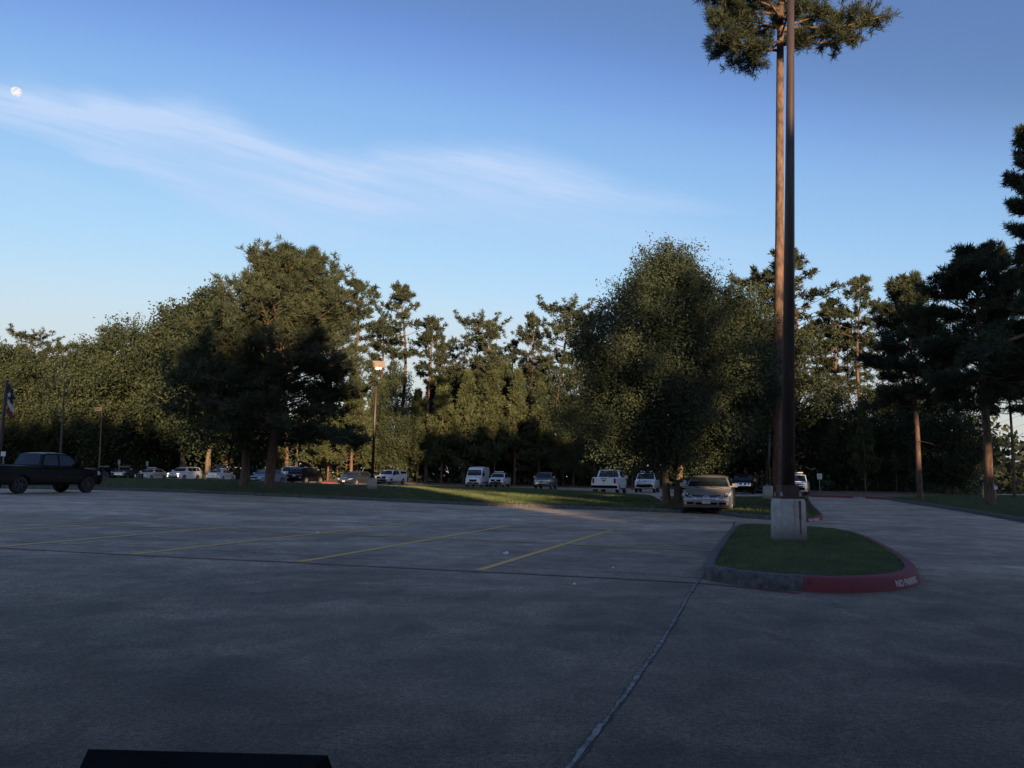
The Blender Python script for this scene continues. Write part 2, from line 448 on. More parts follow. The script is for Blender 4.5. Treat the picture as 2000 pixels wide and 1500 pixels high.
def resample(pts, step):
    pts = [Vector(p) for p in pts]
    out = [pts[0]]
    for a, b in zip(pts, pts[1:]):
        k = max(1, int((b - a).length / step))
        out += [a.lerp(b, (i + 1) / k) for i in range(k)]
    return out
def chaikin(pts, n=2, closed=False):
    for _ in range(n):
        q = []
        m = len(pts)
        for i in range(m if closed else m - 1):
            a, b = pts[i], pts[(i + 1) % m]
            q += [a.lerp(b, .25), a.lerp(b, .75)]
        if not closed: q = [pts[0]] + q + [pts[-1]]
        pts = q
    return pts
KP = [(0, -.02), (.012, .06), (.03, .125), (.055, .150), (.085, .160), (.165, .163), (.17, .12), (.17, -.02)]
def sweep(name, path, mat, prof=KP, closed=False, jitter=.006, seed=1):
    """kerb along path (its outer foot); the lawn is on the left of the direction of travel"""
    rg = random.Random(seed)
    P = [Vector((p.x, p.y, 0)) for p in path]; n = len(P)
    v, f = [], []
    for i, p in enumerate(P):
        a = P[(i - 1) % n] if closed else P[max(i - 1, 0)]
        b = P[(i + 1) % n] if closed else P[min(i + 1, n - 1)]
        t = (b - a).normalized(); nl = Vector((-t.y, t.x, 0))
        j = rg.uniform(-jitter, jitter)
        for o_, z in prof:
            q = p + nl * (o_ + j * (1 if z > .1 else .3))
            v.append((q.x, q.y, zg(p.x) + z + (rg.uniform(-jitter, jitter) * .5 if .1 < z < .17 else 0)))
    k = len(prof)
    for i in range(n if closed else n - 1):
        i2 = (i + 1) % n
        for j in range(k - 1):
            f.append((i * k + j, i2 * k + j, i2 * k + j + 1, i * k + j + 1))
    if not closed:
        f += [tuple(range(k)), tuple((n - 1) * k + j for j in range(k))[::-1]]
    o = obj(name, v, f, mat, smooth=50); o['kind'] = 'structure'
    return o
def strip(name, a, b, w, mat, dz=.005, step=.5):
    """painted line on the paving between two ground points"""
    P = resample([a, b], step) if not isinstance(a, list) else resample(a, step)
    v, f = [], []
    rg = random.Random(int(P[0].x * 100) + 7)
    for i, p in enumerate(P):
        t = (P[min(i + 1, len(P) - 1)] - P[max(i - 1, 0)]).normalized()
        nl = Vector((-t.y, t.x, 0))
        for s in (-1, 1):
            q = p + nl * (s * w / 2 + rg.uniform(-.004, .004)); v.append((q.x, q.y, zg(q.x) + dz))
    f = [(2 * i, 2 * i + 1, 2 * i + 3, 2 * i + 2) for i in range(len(P) - 1)]
    o = obj(name, v, f, mat); o['kind'] = 'structure'
    return o

# --- big grass median across the picture, cut by the lane the gold sedan comes out of
def px_of(p):
    d = p - CAM; return 1000 + F_PX * d.dot(_r) / d.dot(_f)
BACK = [(-300, 86), (0, 92), (300, 95), (480, 80), (600, 76), (700, 75), (850, 84), (1000, 84), (1100, 72), (1200, 62), (1330, 61), (1450, 63), (1600, 60)]
def back_at(px):
    for (a, da), (b, db) in zip(BACK, BACK[1:]):
        if px <= b: return da + (db - da) * (px - a) / (b - a)
    return BACK[-1][1]
NEARL = [(-300, 951), (0, 954), (190, 957.5), (400, 964), (560, 971), (700, 976.5), (850, 984), (1000, 990.5), (1160, 996), (1326, 1002)]
nl_ = [G(*p) for p in NEARL]
c0 = nl_[-1]
lane_l = [c0 + Vector((.35, .25, 0)), c0 + Vector((.55, .9, 0)), c0 + Vector((.75, 4, 0)), c0 + Vector((1.6, 12, 0)), c0 + Vector((3.2, 26, 0))]
kerb_path = chaikin(resample(nl_, 3.0) + lane_l, 2)
sweep('kerb', resample(kerb_path, .6), M['kerb'], seed=2)
NEARR = [(1446, 1011.5), (1520, 1017), (1570, 1020), (1596, 1019.5), (1607, 1016), (1608, 1010), (1600, 1003), (1591, 994), (1582, 982)]
nr_ = [G(*p) for p in NEARR]
d0 = nr_[0]
lane_r = [d0 + Vector((1.9, 27, 0)), d0 + Vector((.6, 12, 0)), d0 + Vector((-.15, 3, 0)), d0 + Vector((-.12, .7, 0)), d0 + Vector((.1, .15, 0))]
kerb_path_r = chaikin(lane_r + resample(nr_, 2.5), 2)
RED0 = G(1562, 1019.5)
i_red = min(range(len(kerb_path_r)), key=lambda i: (kerb_path_r[i] - RED0).length)
sweep('kerb', resample(kerb_path_r[:i_red + 1], .4), M['kerb'], seed=12)
red_path_far = resample(kerb_path_r[i_red:], .4)
sweep('kerb_red', red_path_far, M['redkerb'], seed=3)
rgl = random.Random(5)
def make_lawn(cols, rows=16, berm=.30):
    v = []
    for i, (a, b) in enumerate(cols):
        d = Vector((b.x - a.x, b.y - a.y, 0))
        wide = min(1, d.length / 18)
        for j in range(rows):
            t = j / (rows - 1)
            x, y = a.x + d.x * t, a.y + d.y * t
            edge = min(1, i / 3.0, (len(cols) - 1 - i) / 3.0)
            z = zg(x) + .15 + berm * edge * wide * math.sin(math.pi * min(1, t * 1.05)) ** .8 + (.012 * math.sin(x * .9 + y * .35) + .01 * math.sin(y * .8 - x * .4)) * (1 if 0 < t < 1 else 0)
            v.append((x, y, z))
    f = [(i * rows + j, (i + 1) * rows + j, (i + 1) * rows + j + 1, i * rows + j + 1) for i in range(len(cols) - 1) for j in range(rows - 1)]
    nb = len(v)
    for i in range(len(cols)):
        x, y, z = v[i * rows + rows - 1]; v.append((x, y + .05, zg(x) - .05))
    f += [(i * rows + rows - 1, (i + 1) * rows + rows - 1, nb + i + 1, nb + i) for i in range(len(cols) - 1)]
    o = obj('lawn', v, f, M['grass'], smooth=180); o['kind'] = 'structure'
    return BVHTree.FromPolygons([Vector(p) for p in v], f)
cols = []
P_ = resample(nl_, 1.2)
xe = lane_l[-1]
for i, p in enumerate(P_):
    q = px_of(p); D = back_at(q); b = AT(q, 930, D)
    k = max(0, (q - 1150) / (1326 - 1150))
    bx_ = b.x * (1 - k) + (xe.x - .1) * k; by_ = D * (1 - k) + xe.y * k
    cols.append((p + Vector((0, .12, 0)), Vector((bx_, by_, 0))))
for q in lane_l[:3]:
    pass
lawn_bvh = make_lawn(cols)
# fill the sliver along the lane edge
e0 = cols[-1]
side = chaikin([c0 + Vector((0, .1, 0))] + lane_l, 2)
v, f = [], []
for q in side:
    t = min(1, max(0, (q.y - e0[0].y) / (e0[1].y - e0[0].y)))
    m_ = e0[0].lerp(Vector((e0[1].x, e0[1].y, 0)), t)
    v += [(m_.x - .05, m_.y, .149), (q.x - .1, q.y, .149)]
f = [(2 * i, 2 * i + 1, 2 * i + 3, 2 * i + 2) for i in range(len(side) - 1)]
o = obj('lawn', v, f, M['grass']); o['kind'] = 'structure'
cols_r = []
PR = [lane_r[2] + Vector((.14, 0, 0)), lane_r[3] + Vector((.14, 0, 0)), nr_[0] + Vector((.12, .12, 0))] + [p + Vector((0, .13, 0)) for p in resample(nr_[:4], .8)[1:]] + [p + Vector((-.13, 0, 0)) for p in resample(nr_[4:], .8)]
bl0 = lane_r[0] + Vector((.14, 0, 0)); br0 = AT(1578, 930, 60)
for i, p in enumerate(PR):
    u = i / (len(PR) - 1)
    cols_r.append((p, Vector((bl0.x + (br0.x - bl0.x) * u, bl0.y + (br0.y - bl0.y) * u, 0))))
lawn_r_bvh = make_lawn(cols_r, 16, .14)
def lawn_z(x, y):
    for b_ in (lawn_bvh, lawn_r_bvh):
        h = b_.ray_cast(Vector((x, y, 30)), Vector((0, 0, -1)))
        if h[0]: return h[0].z
    return zg(x)

# --- kerbed island with the lamp post
ISL = [(1366, 1128), (1383, 1134), (1450, 1146), (1560, 1156), (1640, 1159), (1720, 1157), (1772, 1151), (1797, 1142), (1800, 1131), (1775, 1107), (1735, 1081), (1690, 1058), (1640, 1046), (1570, 1040), (1490, 1037), (1440, 1036), (1426, 1041), (1400, 1073), (1378, 1105)]
isl = chaikin([G(*p) for p in ISL], 2, True)
i0 = min(range(len(isl)), key=lambda i: (isl[i] - G(1366, 1128)).length)
isl = isl[i0:] + isl[:i0]
ir = min(range(len(isl) // 2), key=lambda i: (isl[i] - G(1556, 1156)).length)
ie = min(range(len(isl)), key=lambda i: (isl[i] - G(1590, 1041.5)).length)
KI = [(0, -.02), (.015, .07), (.035, .14), (.06, .172), (.09, .185), (.20, .19), (.205, .14), (.205, -.02)]
red_path_island = resample(isl[ir:ie + 1], .12)
sweep('kerb_red', red_path_island, M['redkerb'], KI, seed=4)
sweep('kerb', resample(isl[ie:] + isl[:ir + 1], .15), M['kerb'], KI, seed=5)
ctr = sum(isl, Vector()) / len(isl)
v, f = [], []
ring_n = len(isl)
rgl = random.Random(9)
fr = [1, .93, .8, .6, .4, .2]
for q in fr:
    for i, p in enumerate(isl):
        t = (isl[(i + 1) % ring_n] - isl[i - 1]).normalized(); nl = Vector((-t.y, t.x, 0))
        e = p + nl * .17
        x = ctr + (e - ctr) * q
        v.append((x.x, x.y, .165 + .07 * (1 - q) ** .7 + (rgl.uniform(-.012, .012) if q < 1 else 0)))
v.append((ctr.x, ctr.y, .24))
for r_ in range(len(fr) - 1):
    f += [(r_ * ring_n + i, r_ * ring_n + (i + 1) % ring_n, (r_ + 1) * ring_n + (i + 1) % ring_n, (r_ + 1) * ring_n + i) for i in range(ring_n)]
f += [((len(fr) - 1) * ring_n + i, (len(fr) - 1) * ring_n + (i + 1) % ring_n, len(v) - 1) for i in range(ring_n)]
M['turf'] = noisy('worn_turf', (.075, .056, .038), (.062, .078, .034), 1.1, .95, bmp=.8, bscale=30, spec=.1, lo=.36, hi=.52)
island = obj('island_lawn', v, f, M['turf'], smooth=180); island['kind'] = 'structure'
island_bvh = BVHTree.FromPolygons([Vector(p) for p in v], f)

# --- lawn on the right with its kerb
RK = [(1700, 972.5), (1722, 974), (1735, 977), (1760, 981), (1800, 987), (1850, 994.5), (1900, 1003), (1950, 1012), (2000, 1021), (2080, 1036), (2200, 1060)]
rk = chaikin(resample([G(*p) for p in RK], 2.0), 2)
sweep('kerb', rk, M['kerb'], seed=6)
rgl = random.Random(11)
v, f = [], []
rows2 = 14
for i, a in enumerate(rk):
    t = (rk[min(i + 1, len(rk) - 1)] - rk[max(i - 1, 0)]).normalized(); nl = Vector((-t.y, t.x, 0))
    a2 = a + nl * .14
    u = i / (len(rk) - 1)
    b = Vector((a2.x + 45 + 40 * u, 86 - 20 * u, 0)) if u > 0.02 else Vector((a2.x + 4, 86, 0))
    for j in range(rows2):
        s = (j / (rows2 - 1)) ** 1.6
        x, y = a2.x + (b.x - a2.x) * s, a2.y + (b.y - a2.y) * s
        v.append((x, y, .15 + .10 * math.sin(math.pi * min(1, s * 1.6)) + rgl.uniform(-.015, .015)))
f = [(i * rows2 + j, (i + 1) * rows2 + j, (i + 1) * rows2 + j + 1, i * rows2 + j + 1) for i in range(len(rk) - 1) for j in range(rows2 - 1)]
rlawn = obj('lawn', v, f, M['grass'], smooth=180); rlawn['kind'] = 'structure'
rlawn_bvh = BVHTree.FromPolygons([Vector(p) for p in v], f)

# --- far red kerb and the verge under the woods
fk = resample([G(1556, 969), G(1600, 971), G(1650, 972.5), G(1700, 974.5), G(1738, 976.5)], .8)
sweep('kerb_red', fk, M['redkerb'], seed=7)
red_path_back = fk
v, f = [], []
rgl = random.Random(13)
for i, a in enumerate(fk + [fk[-1] + Vector((8, 0, 0))]):
    for j in range(10):
        s = j / 9
        v.append((a.x + .05 + s * 8 * (i / len(fk)), a.y + .12 + s * 30, .14 + .25 * s + rgl.uniform(-.05, .07) * (j > 0)))
n_ = len(fk) + 1
f = [(i * 10 + j, (i + 1) * 10 + j, (i + 1) * 10 + j + 1, i * 10 + j + 1) for i in range(n_ - 1) for j in range(9)]
o = obj('verge', v, f, M['dirt'], smooth=180); o['kind'] = 'structure'
# forest floor behind the far car park, a bank of pine litter
v, f = [], []
xs = np.arange(-150, 30.1, 3)
ys = [110, 111, 113, 117, 124, 140, 200]
for x in xs:
    edge = 0 if x < 0 else 0
    for j, y in enumerate(ys):
        v.append((x, y + edge, zg(x) + (-.05 if j == 0 else .12 + .02 * j + rgl.uniform(-.06, .08))))
k_ = len(ys)
f = [(i * k_ + j, (i + 1) * k_ + j, (i + 1) * k_ + j + 1, i * k_ + j + 1) for i in range(len(xs) - 1) for j in range(k_ - 1)]
o = obj('forest_floor', v, f, M['dirt'], smooth=180); o['kind'] = 'structure'
# red painted kerb in the far car park, between the black SUV and the dark sedan
ra, rb = AT(634, 948, 96), AT(668, 948, 96)
rp = resample([Vector((ra.x - 1, ra.y, 0)), Vector((rb.x + 3, rb.y, 0))], .5)
sweep('kerb_red', rp, M['redkerb'], seed=8)
v, f = [], []
for i, a in enumerate(rp):
    for j in range(6):
        v.append((a.x, a.y + .12 + j * 3.4, zg(a.x) + .14 + .09 * j + rgl.uniform(-.03, .03)))
f = [(i * 6 + j, (i + 1) * 6 + j, (i + 1) * 6 + j + 1, i * 6 + j + 1) for i in range(len(rp) - 1) for j in range(5)]
o = obj('litter_bank', v, f, M['dirt'], smooth=180); o['kind'] = 'structure'
# pale street beyond the right-hand lawn
M['street'] = noisy('pale_street_concrete', (.34, .33, .31), (.46, .45, .42), .8, .7)
sv = [(52, 88, .10), (140, 70, .10), (140, 78, .16), (52, 98, .16)]
o = obj('street', sv, [(0, 1, 2, 3)], M['street']); o['kind'] = 'structure'

# --- painted lines and joints
def line(a, b, w=.15, m='yellow', nm='parking_line', dz=.006): return strip(nm, G(*a), G(*b), w, M[m], dz)
line((935, 1114), (1196, 1035), .14)
line((583, 1098), (994, 1027), .145)
line((258, 1083), (800, 1021), .15)
line((-60, 1073), (440, 1030), .15, 'yellowfaint')
line((-60, 1040), (235, 1022), .15, 'yellowfaint')
line((30, 1003), (122, 997), .15, 'yellowfaint')
line((165, 1010), (256, 1004), .15, 'yellowfaint')
line((300, 1009), (470, 1000), .10, 'yellowfaint')
line((560, 1019), (640, 1013), .10, 'yellowfaint')
line((1280, 1009.5), (1313, 1000.5), .11)
line((1136, 1003.5), (1184, 995), .11)
line((1005, 1000.5), (1060, 990.8), .11)
line((880, 993), (930, 987.5), .15, 'yellowfaint')
strip('parking_line', [G(*p) for p in ((-80, 1013), (0, 1018), (190, 1025), (420, 1035), (650, 1043), (1000, 1058), (1390, 1077))], None, .10, M['yellow'], .009)
strip('fire_lane_line', [G(*p) for p in ((-80, 1066), (0, 1070.5), (250, 1084), (590, 1099.5), (935, 1117), (1180, 1129), (1366, 1139.5), (1480, 1150), (1560, 1159.5))], None, .085, M['maroon'], .007)
strip('pavement_joint', [G(*p) for p in ((-80, 1053), (0, 1057), (500, 1079), (900, 1102), (1160, 1115), (1366, 1129.5))], None, .022, M['seam'], .004)
JT = [(1436, 1019), (1428, 1036)]
strip('pavement_joint', [G(*p) for p in JT], None, .05, M['seam'], .004)
J = [(1366, 1130), (1343, 1166), (1322, 1204), (1290, 1259), (1262, 1297), (1222, 1356), (1180, 1411), (1145, 1456), (1100, 1512), (1040, 1590)]
jp = chaikin([G(*p) for p in J], 1)
def ragged(P, w, mat, dz, seed):
    rg = random.Random(seed); P = resample(P, .06); v = []
    for i, p in enumerate(P):
        t = (P[min(i + 1, len(P) - 1)] - P[max(i - 1, 0)]).normalized()
        for s in (-1, 1):
            q = p + Vector((-t.y, t.x, 0)) * (s * w / 2 + rg.uniform(-.007, .007) + .004 * math.sin(i * .31 + s)); v.append((q.x, q.y, zg(q.x) + dz))
    o = obj('pavement_joint', v, [(2 * i, 2 * i + 1, 2 * i + 3, 2 * i + 2) for i in range(len(P) - 1)], mat); o['kind'] = 'structure'
ragged(jp, .027, M['joint'], .006, 1)
def offs(P, d):
    out = []
    for i, p in enumerate(P):
        t = (P[min(i + 1, len(P) - 1)] - P[max(i - 1, 0)]).normalized()
        out.append(p + Vector((-t.y, t.x, 0)) * (d + .006 * math.sin(i * 1.7)))
    return out
ragged(offs(jp, .020), .012, M['seam'], .0045, 2)
ragged(offs(jp, -.018), .008, M['seam'], .0045, 3)

rgc = random.Random(31)
def crack(px, py, ang, L, w=.012):
    p = G(px, py); P = [p]; a = ang
    for _ in range(int(L / .18)):
        a += rgc.uniform(-.45, .45); a += (ang - a) * .3
        p = p + Vector((math.cos(a) * .18, math.sin(a) * .18, 0)); P.append(p)
    v = []
    for i, q in enumerate(P):
        t = (P[min(i + 1, len(P) - 1)] - P[max(i - 1, 0)]).normalized(); k = math.sin(math.pi * (i + .3) / (len(P) + .3)) * rgc.uniform(.5, 1.2)
        for s in (-1, 1): v.append((q.x - t.y * s * w * k / 2, q.y + t.x * s * w * k / 2, zg(q.x) + .0045))
    o = obj('pavement_crack', v, [(2 * i, 2 * i + 1, 2 * i + 3, 2 * i + 2) for i in range(len(P) - 1)], M['seam']); o['kind'] = 'structure'
for q in ((560, 1180, .1, 5, .006), (1650, 1240, .2, 3.0, .006), (60, 1120, .05, 7, .006)): crack(*q)

# --- lettering painted on the red kerbs
def text_mesh(s, size, ext=0.0, bold=.0, spacing=1.0):
    cu = bpy.data.curves.new('t', 'FONT')
    cu.body = s; cu.size = size; cu.resolution_u = 3; cu.offset = bold; cu.space_character = spacing
    ob = bpy.data.objects.new('t', cu); C.objects.link(ob)
    bpy.context.view_layer.update()
    me = bpy.data.meshes.new_from_object(ob.evaluated_get(bpy.context.evaluated_depsgraph_get()))
    bpy.data.objects.remove(ob); bpy.data.curves.remove(cu)
    bm = bmesh.new(); bm.from_mesh(me); bpy.data.meshes.remove(me)
    for it in range(3):
        long = [e for e in bm.edges if e.calc_length() > size * .25]
        if not long: break
        bmesh.ops.subdivide_edges(bm, edges=long, cuts=1)
        bmesh.ops.triangulate(bm, faces=bm.faces[:])
    v = [p.co.copy() for p in bm.verts]
    bm.verts.index_update()
    f = [tuple(q.index for q in x.verts) for x in bm.faces]
    bm.free()
    return v, f
def kerb_text(s, path, start, height, stretch, slope=.03, H=.13, z0=.02):
    v, f = text_mesh(s, 1.0, bold=.012)
    if not v: return
    x0 = min(p.x for p in v); x1 = max(p.x for p in v); y1 = max(p.y for p in v)
    L = [0]
    for a, b in zip(path, path[1:]): L.append(L[-1] + (b.xy - a.xy).length)
    def at(s_):
        for i in range(len(L) - 1):
            if s_ <= L[i + 1]:
                t = (s_ - L[i]) / (L[i + 1] - L[i]); d = (path[i + 1] - path[i]).normalized()
                return path[i].lerp(path[i + 1], t), d
        return path[-1], (path[-1] - path[-2]).normalized()
    out = []
    for p in v:
        q, d = at(start + (p.x - x0) / (x1 - x0) * stretch)
        zz = z0 + p.y / y1 * height
        o_ = slope * zz / H - .006
        nl = Vector((-d.y, d.x, 0))
        w = q + nl * o_
        out.append((w.x, w.y, zg(w.x) + zz))
    o = obj('kerb_lettering', out, f, M['white']); o['kind'] = 'structure'
def arc_to(path, p):
    L = 0; best = (1e9, 0)
    for a, b in zip(path, path[1:]):
        best = min(best, ((a - p).length, L)); L += (b - a).length
    return best[1]
kerb_text('NO PARKING', red_path_island, arc_to(red_path_island, G(1752, 1154)), .085, .78, .035, .14, .04)
kerb_text('NO PARKING', red_path_far, arc_to(red_path_far, G(1584, 1020.4)) , .10, .95)
kerb_text('NO PARKING', red_path_back, arc_to(red_path_back, G(1634, 973)), .10, 1.3)

# --- grass blades where they can be told apart
def blades(name, bvh, sampler, n, h0, h1, w, seed, wear=False):
    rg = np.random.default_rng(seed)
    out = []
    for _ in range(n):
        x, y = sampler(rg)
        h = bvh.ray_cast(Vector((x, y, 20)), Vector((0, 0, -1)))
        if not h[0]: continue
        if wear and math.sin(x * 2.3 + 1.0) * math.sin(y * 1.9 + x * .7) + .5 * math.sin(x * 6.1 - y * 4.3) > rg.uniform(.55, 1.3): continue
        z = h[0].z - .01
        a = rg.uniform(0, 6.283); L = rg.uniform(h0, h1); ln = rg.uniform(.1, .8) * L; b = rg.uniform(0, 6.283)
        c, s_ = math.cos(a) * w * .5, math.sin(a) * w * .5
        out += [(x - c, y - s_, z), (x + c, y + s_, z), (x + ln * math.cos(b), y + ln * math.sin(b), z + L)]
    o = link(name, npmesh(np.array(out), 3, M['blade']))
    o['kind'] = 'stuff'; o['label'] = 'short green grass'; return o
bx = [p.x for p in isl]; by = [p.y for p in isl]
blades('grass', island_bvh, lambda g: (g.uniform(min(bx), max(bx)), g.uniform(min(by), max(by))), 62000, .03, .085, .011, 21, True)
def s_med(g):
    i = g.integers(0, len(cols) - 1); k = g.uniform(0, 1); a, b = (cols[i][q].lerp(cols[i + 1][q], k) for q in (0, 1))
    t = g.uniform(0, 1) ** 1.7
    return a.x + (b.x - a.x) * t + g.uniform(-.6, .6), a.y + (b.y - a.y) * t
blades('grass', lawn_bvh, s_med, 42000, .05, .12, .03, 22)
lit_ = [i for i, (a_, b_) in enumerate(cols) if 800 < px_of(a_) < 1330]
def s_lit(g):
    i = lit_[g.integers(0, len(lit_) - 1)]; k = g.uniform(0, 1); a, b = (cols[i][q].lerp(cols[i + 1][q], k) for q in (0, 1))
    t = g.uniform(0, 1) ** 1.3 * .8
    return a.x + (b.x - a.x) * t + g.uniform(-.6, .6), a.y + (b.y - a.y) * t
blades('grass', lawn_bvh, s_lit, 70000, .06, .13, .03, 25)
def s_r(g):
    a = rk[g.integers(0, len(rk) - 1)]; t = g.uniform(0, 1) ** 1.5
    return a.x + t * 26, a.y + t * 16
def s_mr(g):
    i = g.integers(0, len(cols_r) - 1); k = g.uniform(0, 1); a, b = (cols_r[i][q].lerp(cols_r[i + 1][q], k) for q in (0, 1))
    t = g.uniform(0, 1) ** 1.5
    return a.x + (b.x - a.x) * t + g.uniform(-.4, .4), a.y + (b.y - a.y) * t
blades('grass', lawn_r_bvh, s_mr, 16000, .05, .12, .025, 24)
blades('grass', rlawn_bvh, s_r, 16000, .05, .11, .03, 23)
# ------------------------------------------------------------------ trees
def unit(v): return v / (np.linalg.norm(v, axis=-1, keepdims=True) + 1e-9)
def tufts(rg, cen, axis, k, ln, w, spread=.9):
    """needle tufts: k thin blades fanning out from every centre around its axis"""
    cen = np.asarray(cen, float); axis = unit(np.asarray(axis, float))
    n = len(cen)
    d = unit(axis[:, None, :] * .55 + rg.normal(0, spread * .6, (n, k, 3)))
    L = ln * rg.uniform(.6, 1.15, (n, k, 1))
    s = unit(np.cross(d, rg.normal(0, 1, (n, k, 3)))) * w * .5
    c = cen[:, None, :] + rg.normal(0, ln * .14, (n, k, 3))
    tri = np.stack([c - s * .6, c + s * .6, c + d * L * .55 + s, c + d * L, c + d * L * .55 - s], axis=2)
    return tri.reshape(-1, 3)         # five-cornered needles bundles
def bez(p, d0, L, droop, n=7, wig=0.0, rg=None):
    pts = []
    q = np.array(p, float); d = np.array(d0, float)
    for i in range(n):
        pts.append(q.copy())
        d = d + np.array([0, 0, droop]) / n
        if rg is not None: d = d + rg.normal(0, wig, 3)
        d = d / np.linalg.norm(d)
        q = q + d * L / (n - 1)
    return pts
def pine(seed, H, hb, prof, nl, trunk_r, bend=(0, 0), wob=.0, tuft_k=14, ln=.34, w=.055, twigs=5, lean_up=(.15, .9), droop=-.2, lr=.035, jit=.35, dead=0, sub=3, per=2, mats=('bark', 'pine'), extra=None, taper=.86):
    """a pine: returns (trunk mesh with limbs, crown mesh). prof(t) = crown radius at t in 0..1 from crown base to top"""
    rg = np.random.default_rng(seed)
    mb = MB()
    n = 14
    tp = []
    ph = rg.uniform(0, 6.28, 2)
    for i in range(n):
        t = i / (n - 1); z = H * t
        tp.append(np.array([bend[0] * t ** 1.3 + wob * math.sin(ph[0] + t * 7.5) * min(1, t * 3), bend[1] * t ** 1.3 + wob * math.sin(ph[1] + t * 6) * min(1, t * 3), z]))
    tr = [trunk_r * (1 + .55 * max(0, 1 - i * 1.1)) * (1 - taper * (i / (n - 1)) ** 1.15) + .012 for i in range(n)]
    base = [tp[0] + np.array([0, 0, -.3]), tp[0] + np.array([0, 0, .12]), tp[0] * .7 + tp[1] * .3]
    mb.tube([Vector(p) for p in base + tp[1:]], [trunk_r * 1.6, trunk_r * 1.32, trunk_r * 1.02] + tr[1:], 10)
    def at(z):
        t = max(0, min(.9999, z / H)) * (n - 1); i = int(t); return tp[i] + (tp[i + 1] - tp[i]) * (t - i)
    cen, ax = [], []
    def limb(p, d, L, r, dr, tw):
        pts = bez(p, d, L, dr, 7, .08, rg)
        mb.tube([Vector(q) for q in pts], [r * (1 - .85 * i / 6) + .004 for i in range(7)], 5, False)
        for s in range(tw):
            u = .38 + .62 * (s + rg.uniform(0, 1)) / tw
            i = min(5, int(u * 6)); q = pts[i] + (pts[i + 1] - pts[i]) * (u * 6 - i)
            dd = unit(pts[i + 1] - pts[i])
            side = unit(np.cross(dd, [0, 0, 1]) * rg.choice([-1, 1]) + np.array([0, 0, rg.uniform(-.1, .6)]) + dd * rg.uniform(.2, .9))
            l2 = L * rg.uniform(.12, .32) + .15
            tip = q + side * l2
            if l2 > .35: mb.tube([Vector(q), Vector((q + tip) / 2 + np.array([0, 0, .02])), Vector(tip)], [r * .3 + .003, r * .2 + .003, .003], 4, False)
            for j in range(sub):
                v = (j + 1) / sub
                for _ in range(per):
                    cen.append(q + (tip - q) * v + rg.normal(0, .10 * (1 + L * .12), 3)); ax.append(side + np.array([0, 0, .45]))
        cen.append(pts[-1]); ax.append(pts[-1] - pts[-2] + np.array([0, 0, .2]))
    ga = rg.uniform(0, 6.28)
    for i in range(nl):
        t = ((i + rg.uniform(.1, .9)) / nl)
        z = hb + (H - hb) * t * .985
        ga += 2.4 + rg.uniform(-.5, .5)
        L = prof(t) * rg.uniform(1 - jit, 1 + jit * .5)
        if L < .15: L = .15
        up = lean_up[0] + (lean_up[1] - lean_up[0]) * t + rg.uniform(-.12, .12)
        d = np.array([math.cos(ga) * math.cos(up), math.sin(ga) * math.cos(up), math.sin(up)])
        limb(at(z), d, L, lr * (.5 + .5 * L / (prof(.3) + .1)), droop * (1 - t) + rg.uniform(-.1, .25), max(2, int(twigs * (.5 + .5 * L / (prof(.3) + .1)))))
    for i in range(dead):
        z = hb * rg.uniform(.55, .98); a = rg.uniform(0, 6.28); L = rg.uniform(.4, 1.1) * max(.6, prof(.2) * .45)
        pts = bez(at(z), [math.cos(a), math.sin(a), rg.uniform(-.1, .4)], L, -.3, 5, .12, rg)
        mb.tube([Vector(q) for q in pts], [.03, .025, .02, .014, .006], 4, False)
    if extra:
        for (z, d, L, r, dr, tw) in extra: limb(at(z), unit(np.array(d, float)), L, r, dr, tw)
    for _ in range(6):
        cen.append(tp[-1] + rg.normal(0, .2, 3)); ax.append(np.array([0, 0, 1.0]))
    cv = tufts(rg, cen, ax, tuft_k, ln, w)
    tm = bpy.data.meshes.new('m')
    tm.from_pydata([tuple(p) for p in mb.v], [], mb.f); tm.materials.append(M[mats[0]]); fin(tm, 180)
    return tm, npmesh(cv, 5, M[mats[1]])
def leaves(rg, cen, k, sig, size, outward, tall=1.0):
    """k leaf faces scattered round every clump centre"""
    n = len(cen); cen = np.asarray(cen, float)
    p = cen[:, None, :] + np.clip(rg.normal(0, 1, (n, k, 3)), -1.7, 1.7) * np.asarray(sig)[None, None, :]
    nrm = unit(rg.normal(0, 1, (n, k, 3)) + outward[:, None, :] * .7 + np.array([0, 0, .35]))
    a = unit(np.cross(nrm, rg.normal(0, 1, (n, k, 3)))); b = np.cross(nrm, a)
    s = size * rg.uniform(.6, 1.3, (n, k, 1))
    q = np.stack([p - a * s * .55, p + b * s * .30, p + a * s * .55, p - b * s * .30], axis=2)
    return q.reshape(-1, 3)
